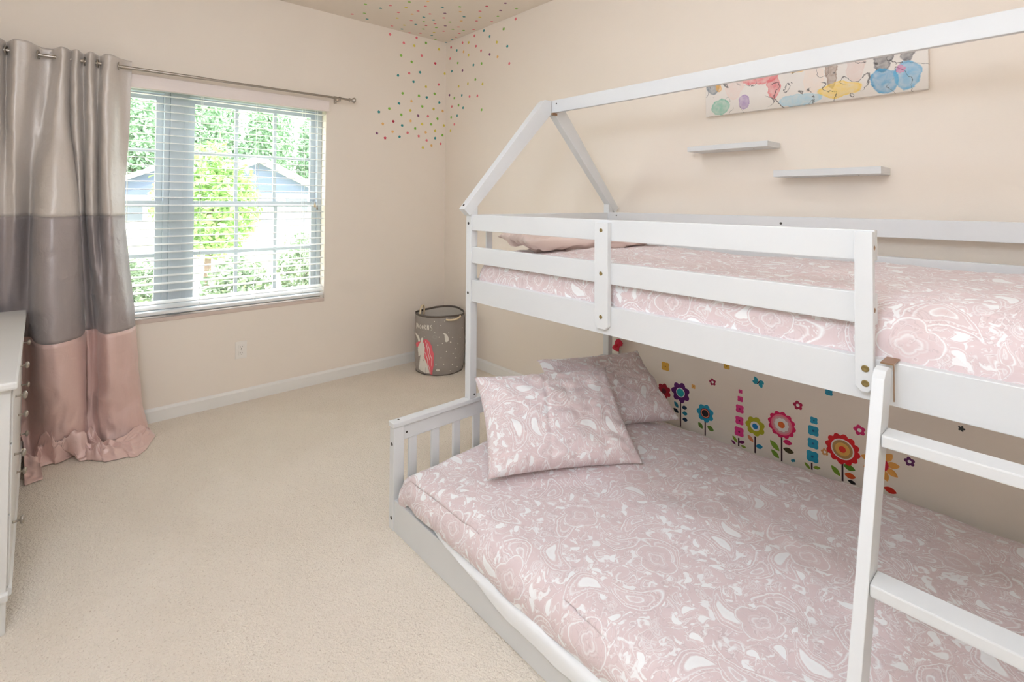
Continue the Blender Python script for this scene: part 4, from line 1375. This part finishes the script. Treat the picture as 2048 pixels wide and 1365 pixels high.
WINW = "440,303,p 562,378,p 674,333,p 757,378,g 654,403,y 871,434,y 537,488,g 719,490,p 631,546,g 838,559,r 609,646,p 704,637,t 511,665,t 647,720,t 922,650,y 757,765,y 869,745,p 551,822,g 695,844,g 833,827,g 764,858,t 519,911,t 629,891,o 874,904,t 434,957,g 342,986,t 724,938,g 619,973,y 824,961,y 904,978,o 540,1012,g 688,1020,v 774,1024,p 858,1047,g 469,1070,r 377,1092,o 547,1106,t 621,1066,o 722,1093,y 801,1095,g 915,1106,y 463,1160,o 662,1133,g 837,1153,y 595,1170,p 755,1167,o 324,1174,v 397,1216,r 524,1206,t 693,1200,p 902,1192,g 837,1218,t 762,1237,p 886,1268,p 805,1283,o 730,1301,y"
RTW = "978,417,r 1029,444,t 1080,377,p 1133,375,y 1184,315,p 1267,270,t 1318,321,t 1442,256,g 1547,167,p 1381,372,y 1198,407,p 1242,448,p 1473,408,t 1318,479,v 1388,500,o 1132,486,y 1088,456,o 970,517,p 1038,555,g 1175,573,t 1247,560,g 1491,560,p 985,628,t 1079,621,v 1192,701,g 1126,738,y 1255,740,y 1045,762,y 964,839,v 1073,840,t 1007,865,g 1141,850,p 1210,845,p 985,939,p 1044,928,g 1084,950,t 1032,1020,t 979,1035,g 1247,968,g 1007,1096,p 973,1152,y"
rnd = random.Random(5)
ORD = 'first second third fourth fifth sixth seventh eighth ninth tenth eleventh twelfth thirteenth fourteenth fifteenth sixteenth seventeenth eighteenth nineteenth twentieth twenty-first twenty-second'.split()
placed = {}
for data, surf in ((CEIL, 'c'), (WINW, 'w'), (RTW, 'r')):
    for it in data.split():
        a, b, k = it.split(',')
        px, py = 680 + float(a) / 4.403, float(b) / 4.403
        v = un(px, py, {'c': 'z', 'w': 'y', 'r': 'x'}[surf], {'c': H, 'w': 0.0, 'r': 0.0}[surf])
        o = bpy.data.objects.new('flower_sticker', SMESH[k])
        C.objects.link(o)
        o.location = (min(v.x, -0.014) if surf != 'r' else 0, min(v.y, -0.014) if surf != 'w' else 0, v.z)
        sp = Matrix.Rotation(rnd.random() * 6.28, 4, 'Z')
        base_ = {'c': Matrix.Rotation(pi, 4, 'X'), 'w': Matrix.Rotation(pi / 2, 4, 'X'), 'r': Matrix.Rotation(-pi / 2, 4, 'Y')}[surf]
        o.rotation_euler = (base_ @ sp).to_euler()
        nm = SC[k][0]
        gr = {'c': 'flower stickers on the ceiling', 'w': 'flower stickers on the window wall', 'r': 'flower stickers on the right wall'}[surf]
        tag(o, None, 'sticker', f'{nm} {gr}')
        placed.setdefault((nm, surf), []).append((math.hypot(v.x, v.y) if surf == 'c' else -v.z, o))
for (nm, surf), lst in placed.items():
    lst.sort(key=lambda q: q[0])
    for i, (_, o) in enumerate(lst):
        o['label'] = {'c': f'tiny {nm} flower sticker on the ceiling, {ORD[i]} nearest the room corner of its colour',
                      'w': f'tiny {nm} flower sticker on the window wall, {ORD[i]} highest of its colour there',
                      'r': f'tiny {nm} flower sticker on the long right wall, {ORD[i]} highest of its colour there'}[surf]

# ------------------------------------------------------------------ large flower decals on the wall under the bunk
DC = {}
def dmat(c):
    if c not in DC:
        DC[c] = plain('decal_%d_%d_%d' % c, srgb(*c), 0.5, 0.02, 40)
    return DC[c]
def q8(x, y):
    v = un(1240 + x / 3.303, 660 + y / 3.303, 'x', 0)
    return v.y, v.z
def rad_of(x, y, r):
    return abs(q8(x, y - r)[1] - q8(x, y + r)[1]) / 2
class Decal:
    def __init__(s, name, x, y, label, cat, group=None):
        s.y, s.z = q8(x, y)
        s.root = tag(empty(name, (0, s.y, s.z)), label, cat, group)
        s.n = 0
    def poly(s, name, pts, col, lay=1, par=None, at=None):
        """pts in metres (right, up) about at=(photo crop x, y)"""
        cy, cz = q8(*at) if at else (s.y, s.z)
        bm = bmesh.new()
        prism(bm, [(cy - a - s.y, cz + b - s.z) for a, b in pts], 'x', -0.0005 * lay, 0)
        s.n += 1
        return meshobj(name, bm, dmat(col), par or s.root)
def disc(r, n=28):
    return [(r * cos(2 * pi * k / n), r * sin(2 * pi * k / n)) for k in range(n)]
def leaf(l, w_, ang):
    pts = [(l * (t - 0.5), w_ * sin(pi * t) ** 0.8) for t in [k / 10 for k in range(11)]] + [(l * (t - 0.5), -w_ * sin(pi * t) ** 0.8) for t in [k / 10 for k in range(9, 0, -1)]]
    ca, sa = cos(ang), sin(ang)
    return [(a * ca - b * sa, a * sa + b * ca) for a, b in pts]
def stem(d, x, y0, y1, col=(64, 30, 36), w_=0.0035):
    (ya, za), (yb, zb) = q8(x, y0), q8(x, y1)
    L = abs(za - zb) / 2
    d.poly('stem', [(-w_, -L), (w_, -L), (w_, L), (-w_, L)], col, 1, None, (x, (y0 + y1) / 2))
def big_flower(x, y, r, n, dip, rings, sy0, sy1, leaves, label, power=1.0, name='flower_decal', petalrot=0.4):
    d = Decal(name, x, y, label, 'wall decal', 'large flower decals under the upper bunk')
    R_ = rad_of(x, y, r)
    stem(d, x, sy0, sy1)
    fl = d.poly('petals', flower_outline(R_, n, dip, petalrot, n * 12, power), rings[0][1], 2)
    for i, (fr, c, *sh) in enumerate(rings[1:]):
        pts = flower_outline(R_ * fr, sh[0], 0.12, 0, 60) if sh else disc(R_ * fr, 36)
        d.poly('centre_ring', pts, c, 3 + i)
    for (lx, ly, ln, w_, ang, c) in leaves:
        k = rad_of(lx, ly, 10) / 10
        d.poly('leaf', leaf(ln * k, w_ * k, radians(ang)), c, 1, None, (lx, ly))
    return d
G1, G2, TE, NV = (132, 158, 44), (106, 142, 52), (34, 122, 142), (18, 52, 78)
WH = (236, 232, 228)
big_flower(400, 415, 68, 7, 0.26, [(1, (92, 22, 104)), (0.46, WH), (0.38, (38, 158, 170))], 480, 640,
           [(372, 494, 46, 12, -50, TE), (426, 515, 38, 13, 10, NV), (370, 533, 44, 12, -30, (16, 30, 42)), (429, 553, 38, 13, 5, TE), (430, 594, 38, 13, 5, NV)],
           'purple flower decal with a teal centre beside the back pillow')
big_flower(563, 552, 60, 7, 0.22, [(1, (32, 152, 188)), (0.55, (120, 20, 60)), (0.46, (236, 140, 110)), (0.38, (22, 16, 22))], 605, 700,
           [(532, 632, 46, 14, -50, (98, 130, 48)), (598, 653, 48, 16, -20, (98, 130, 48))],
           'blue flower decal with a black and red centre, second flower from the pillows')
big_flower(893, 638, 64, 7, 0.2, [(1, (178, 178, 40)), (0.48, WH), (0.28, (22, 124, 190))], 705, 815,
           [(862, 718, 52, 13, -45, (222, 138, 96)), (920, 772, 46, 15, 15, (30, 138, 180))],
           'yellow-green flower decal with a small blue centre')
big_flower(1068, 628, 88, 12, 0.14, [(1, (214, 22, 92)), (0.76, (230, 120, 140)), (0.64, (214, 160, 166)), (0.52, WH, 10), (0.24, (226, 112, 50))], 705, 870,
           [(1022, 765, 80, 18, -42, (122, 158, 50)), (1025, 820, 66, 16, -40, (122, 158, 50)), (1107, 745, 58, 17, 0, (206, 24, 96)), (1113, 799, 68, 18, -5, (68, 58, 26))],
           'large magenta scalloped flower decal with an orange centre', 1.0)
big_flower(1470, 790, 102, 12, 0.15, [(1, (214, 24, 34)), (0.66, WH), (0.58, (176, 136, 82)), (0.42, (226, 172, 92)), (0.20, (216, 50, 34))], 875, 1000,
           [(1425, 931, 74, 17, -45, (122, 158, 44)), (1515, 911, 70, 20, -10, (86, 134, 36)), (1520, 966, 66, 19, 0, (218, 88, 34)), (1532, 1008, 50, 12, -10, (30, 22, 20))],
           'large red scalloped flower decal with a tan ringed centre, left of the ladder')
d = Decal('flower_decal', 1718, 885, 'orange daisy decal partly hidden behind the ladder stile', 'wall decal', 'large flower decals under the upper bunk')
R_ = rad_of(1718, 885, 112)
for k in range(9):
    a = 2 * pi * k / 9 + 0.2
    pts = leaf(R_ * 0.72, R_ * 0.19, a)
    pts = [(px_ + cos(a) * R_ * 0.62, pz_ + sin(a) * R_ * 0.62) for px_, pz_ in pts]
    d.poly('petal', pts, (232, 166, 84), 1)
d.poly('centre_ring', disc(R_ * 0.42), (206, 30, 60), 2)
d.poly('centre_ring', disc(R_ * 0.22), (232, 120, 50), 3)
stem(d, 1722, 960, 1120)
d.poly('leaf', leaf(rad_of(1785, 1060, 37) * 2, rad_of(1785, 1060, 20), radians(-8)), (206, 42, 24), 1, None, (1785, 1061))
d.poly('leaf', leaf(rad_of(1650, 930, 37) * 2, rad_of(1650, 930, 16), radians(60)), G1, 1, None, (1650, 925))
def clover(x, y, r):
    R_ = rad_of(x, y, r)
    return [((R_ * (0.90 + 0.13 * cos(4 * a))) * cos(a + pi / 4), (R_ * (0.90 + 0.13 * cos(4 * a))) * sin(a + pi / 4)) for a in [2 * pi * k / 40 for k in range(40)]]
def tower(cells_, col, dark, sx, sy0, sy1, leaves, label):
    x, y, r = cells_[-1]
    d = Decal('blossom_tower_decal', x, y, label, 'wall decal', 'tower blossom decals under the upper bunk')
    for (a, b, c) in cells_:
        f = d.poly('blossom', clover(a, b, c), col, 1, None, (a, b))
        d.poly('blossom_dot', disc(rad_of(a, b, c) * 0.18, 12), dark, 2, f, (a, b))
    stem(d, sx, sy0, sy1)
    for (lx, ly, ln, w_, ang, c) in leaves:
        k = rad_of(lx, ly, 10) / 10
        d.poly('leaf', leaf(ln * k, w_ * k, radians(ang)), c, 1, None, (lx, ly))
tower([(796, 408, 15), (794, 458, 21), (791, 523, 31), (789, 600, 32), (787, 674, 36)], (226, 58, 136), (120, 20, 70), 784, 715, 770,
      [(759, 722, 50, 10, -50, G1), (804, 743, 46, 10, 20, (112, 22, 84)), (750, 743, 36, 8, -35, (112, 22, 84)), (815, 772, 36, 8, 0, G1)], 'column of five pink blossoms decal on a short stem')
tower([(1281, 600, 26), (1277, 668, 38), (1275, 752, 38), (1271, 838, 43)], (36, 150, 184), (18, 82, 120), 1267, 880, 925,
      [(1238, 898, 50, 10, -45, G1), (1300, 912, 46, 11, 15, G1)], 'column of four blue blossoms decal left of the big red flower')
def small_flower(x, y, r, col, cen, label, name='small_flower_decal', n=5, group='small flower decals under the upper bunk', dip=0.32):
    d = Decal(name, x, y, label, 'wall decal', group)
    R_ = rad_of(x, y, r)
    f = d.poly('petals', flower_outline(R_, n, dip, 0.5, 60), col, 1)
    if cen:
        d.poly('flower_centre', disc(R_ * 0.34, 20), cen, 2)
small_flower(612, 346, 24, (160, 18, 66), WH, 'small crimson flower decal above the blue flower')
small_flower(1175, 500, 31, (178, 22, 74), WH, 'small crimson flower decal above the large magenta flower')
small_flower(1582, 664, 36, (206, 34, 104), WH, 'small rose pink flower decal beside the ladder, above the orange daisy')
small_flower(1353, 808, 24, (206, 148, 92), WH, 'small tan flower decal between the blue column and red flower')
small_flower(1913, 872, 31, (88, 24, 84), WH, 'small purple flower decal to the right of the ladder')
small_flower(290, 405, 52, (168, 16, 44), (90, 10, 30), 'deep red flower decal mostly hidden by the back pillow', n=7, dip=0.25)
small_flower(1144, 865, 14, (44, 140, 160), None, 'tiny teal drop decal just above the duvet', n=2, dip=0.5)
for (x, y, r, c, lab) in ((300, 242, 33, (228, 176, 72), 'yellow square blossom decal near the top of the back pillow'), (705, 240, 24, (222, 178, 74), 'yellow blossom decal half hidden by the side board'),
                          (485, 376, 16, (226, 170, 92), 'tiny orange blossom decal right of the purple flower'), (1380, 412, 26, (38, 150, 184), 'blue blossom decal half hidden by the side board')):
    d = Decal('blossom_decal', x, y, lab, 'wall decal', 'square blossom decals under the upper bunk')
    d.poly('blossom', clover(x, y, r), c, 1)
    d.poly('blossom_dot', disc(rad_of(x, y, r) * 0.12, 10), (120, 70, 30), 2)
d = Decal('star_decal', 2256, 654, 'tiny dark star sticker on the wall just under the side board, right of ladder', 'sticker')
d.poly('star', flower_outline(0.011, 5, 0.45), (52, 56, 54), 1)
d = Decal('butterfly_decal', 915, 348, 'teal butterfly decal with a dark body under the side board', 'wall decal')
k = rad_of(915, 348, 10) / 10
for (a, b, l, w_, ang) in ((-16, 14, 44, 13, 150), (-24, -4, 34, 11, 190), (14, -14, 40, 13, -40), (22, 6, 34, 11, -12)):
    pts = leaf(l * k, w_ * k, radians(ang - 30))
    d.poly('wing', [(p_ + a * k, q_ + b * k) for p_, q_ in pts], (28, 150, 172), 1)
d.poly('butterfly_body', leaf(36 * k, 4 * k, radians(-35 + 90)), (30, 26, 40), 2)

# ------------------------------------------------------------------ night light with a red bird
nl = tag(empty('night_light', (0, -1.846, 0.392)), 'plug-in night light with a red bird, low on the wall behind the back pillow', 'night light')
bm = bmesh.new()
bx(bm, (-0.034, -0.022, -0.045), (-0.006, 0.022, 0.035), 0.005)
meshobj('plug_body', bm, M['outlet'], nl)
bm = bmesh.new()
bx(bm, (-0.0055, -0.035, -0.057), (0, 0.035, 0.057), 0.002)
meshobj('cover_plate', bm, M['outlet'], nl)
bm = bmesh.new()
bx(bm, (-0.022, -0.028, 0.035), (-0.017, 0.024, 0.125), 0.002)
meshobj('diffuser_panel', bm, M['lampglass'], nl)
bm = bmesh.new()
lathe(bm, [(0.006, 0), (0.005, 0.002), (0.001, 0.003)], (-0.034, -0.014, 0.010), (-1, 0, 0), 14)
meshobj('sensor', bm, M['dark'], nl)
def q6b(x, y):
    v = un(1180 + x / 17.06, 660 + y / 17.06, 'x', -0.022)
    return v.y + 1.846, v.z - 0.392
bird = [(765, 585), (830, 512), (858, 470), (866, 400), (900, 335), (970, 308), (1040, 345), (1085, 400), (1110, 452), (1140, 458), (1112, 480), (1110, 545), (1040, 560), (1000, 620), (985, 742), (900, 722), (820, 672), (768, 610)]
bm = bmesh.new()
prism(bm, [q6b(*p) for p in bird], 'x', -0.026, -0.0222, 0.0)
bd = meshobj('red_bird', bm, dmat((222, 44, 74)), nl)
bm = bmesh.new()
prism(bm, [q6b(*p) for p in ((862, 520), (900, 485), (968, 490), (960, 570), (905, 618), (812, 600))], 'x', -0.0272, -0.0262)
meshobj('wing', bm, dmat((200, 8, 30)), bd)
bm = bmesh.new()
lathe(bm, [(0.0018, 0), (0.0015, 0.001)], (-0.0262, q6b(1035, 430)[0], q6b(1035, 430)[1]), (-1, 0, 0), 10)
meshobj('eye', bm, M['dark'], bd)

# ------------------------------------------------------------------ added fill lights, none of them in view
lamp = tag(empty('added_ceiling_fill', (-1.75, -2.30, H)), 'added overhead fill light, unseen, built as a round flush fixture', 'fill light')  # overhead fill added out of view to lift the right wall
bm = bmesh.new()
lathe(bm, [(0.17, 0), (0.17, -0.02), (0.155, -0.03), (0.12, -0.03)], (0, 0, 0), (0, 0, 1), 40)
meshobj('fill_base', bm, M['steel'], lamp, 'auto')
t = NT('fill_dome_glow')
t.base(srgb(250, 244, 232), 0.4)
t.b.inputs['Emission Color'].default_value = (0.80, 0.945, 1.15, 1)
t.b.inputs['Emission Strength'].default_value = 18.0
bm = bmesh.new()
lathe(bm, [(0.15, -0.030), (0.148, -0.05), (0.13, -0.078), (0.09, -0.10), (0.03, -0.112), (0.002, -0.113)], (0, 0, 0), (0, 0, 1), 40)
meshobj('fill_dome', bm, t.m, lamp, True)

up_fill = tag(empty('added_uplight_fill', (-2.55, -4.45, 0)), 'added uplight fill behind the camera, unseen, built as a tall torchiere', 'floor lamp')  # unseen uplight added to brighten the room by ceiling bounce
bm = bmesh.new()
lathe(bm, [(0.13, 0), (0.13, 0.015), (0.12, 0.022), (0.012, 0.028)], (0, 0, 0), n=32)
meshobj('base', bm, M['steel'], up_fill, 'auto')
bm = bmesh.new()
tube(bm, [(0, 0, 0.025), (0, 0, 1.75)], 0.011, 12)
meshobj('pole', bm, M['steel'], up_fill, True)
bm = bmesh.new()
lathe(bm, [(0.02, 1.74), (0.08, 1.76), (0.15, 1.81), (0.18, 1.86), (0.175, 1.862), (0.145, 1.815), (0.075, 1.768), (0.02, 1.75)], (0, 0, 0), n=36)
meshobj('bowl', bm, M['steel'], up_fill, True)
t = NT('fill_disc_glow')
t.base(srgb(255, 250, 240), 0.4)
t.b.inputs['Emission Color'].default_value = (0.80, 0.945, 1.15, 1)
t.b.inputs['Emission Strength'].default_value = 66.0
bm = bmesh.new()
lathe(bm, [(0.10, 1.800), (0.10, 1.806), (0.002, 1.8065)], (0, 0, 0), n=32)
meshobj('fill_disc', bm, t.m, up_fill, True)

side_fill = tag(empty('added_side_fill', (-2.88, -3.35, 0)), 'added fill light beside the left wall, unseen, built as a paper globe', 'floor lamp')  # unseen glowing globe added in place of a flash beside the camera
bm = bmesh.new()
lathe(bm, [(0.12, 0), (0.12, 0.012), (0.11, 0.018), (0.010, 0.022)], (0, 0, 0), n=32)
meshobj('base', bm, M['steel'], side_fill, 'auto')
bm = bmesh.new()
tube(bm, [(0, 0, 0.02), (0, 0, 1.84)], 0.010, 12)
meshobj('pole', bm, M['steel'], side_fill, True)
t = NT('fill_globe_glow')
t.base(srgb(250, 248, 244), 0.6)
t.b.inputs['Emission Color'].default_value = (0.80, 0.945, 1.15, 1)
t.b.inputs['Emission Strength'].default_value = 15.0
bm = bmesh.new()
lathe(bm, [(0.05, -0.20)] + [(0.21 * cos(a_), 0.21 * sin(a_)) for a_ in [radians(k) for k in range(-70, 71, 10)]] + [(0.05, 0.20)], (0, 0, 2.04), n=36)
meshobj('fill_globe', bm, t.m, side_fill, True)
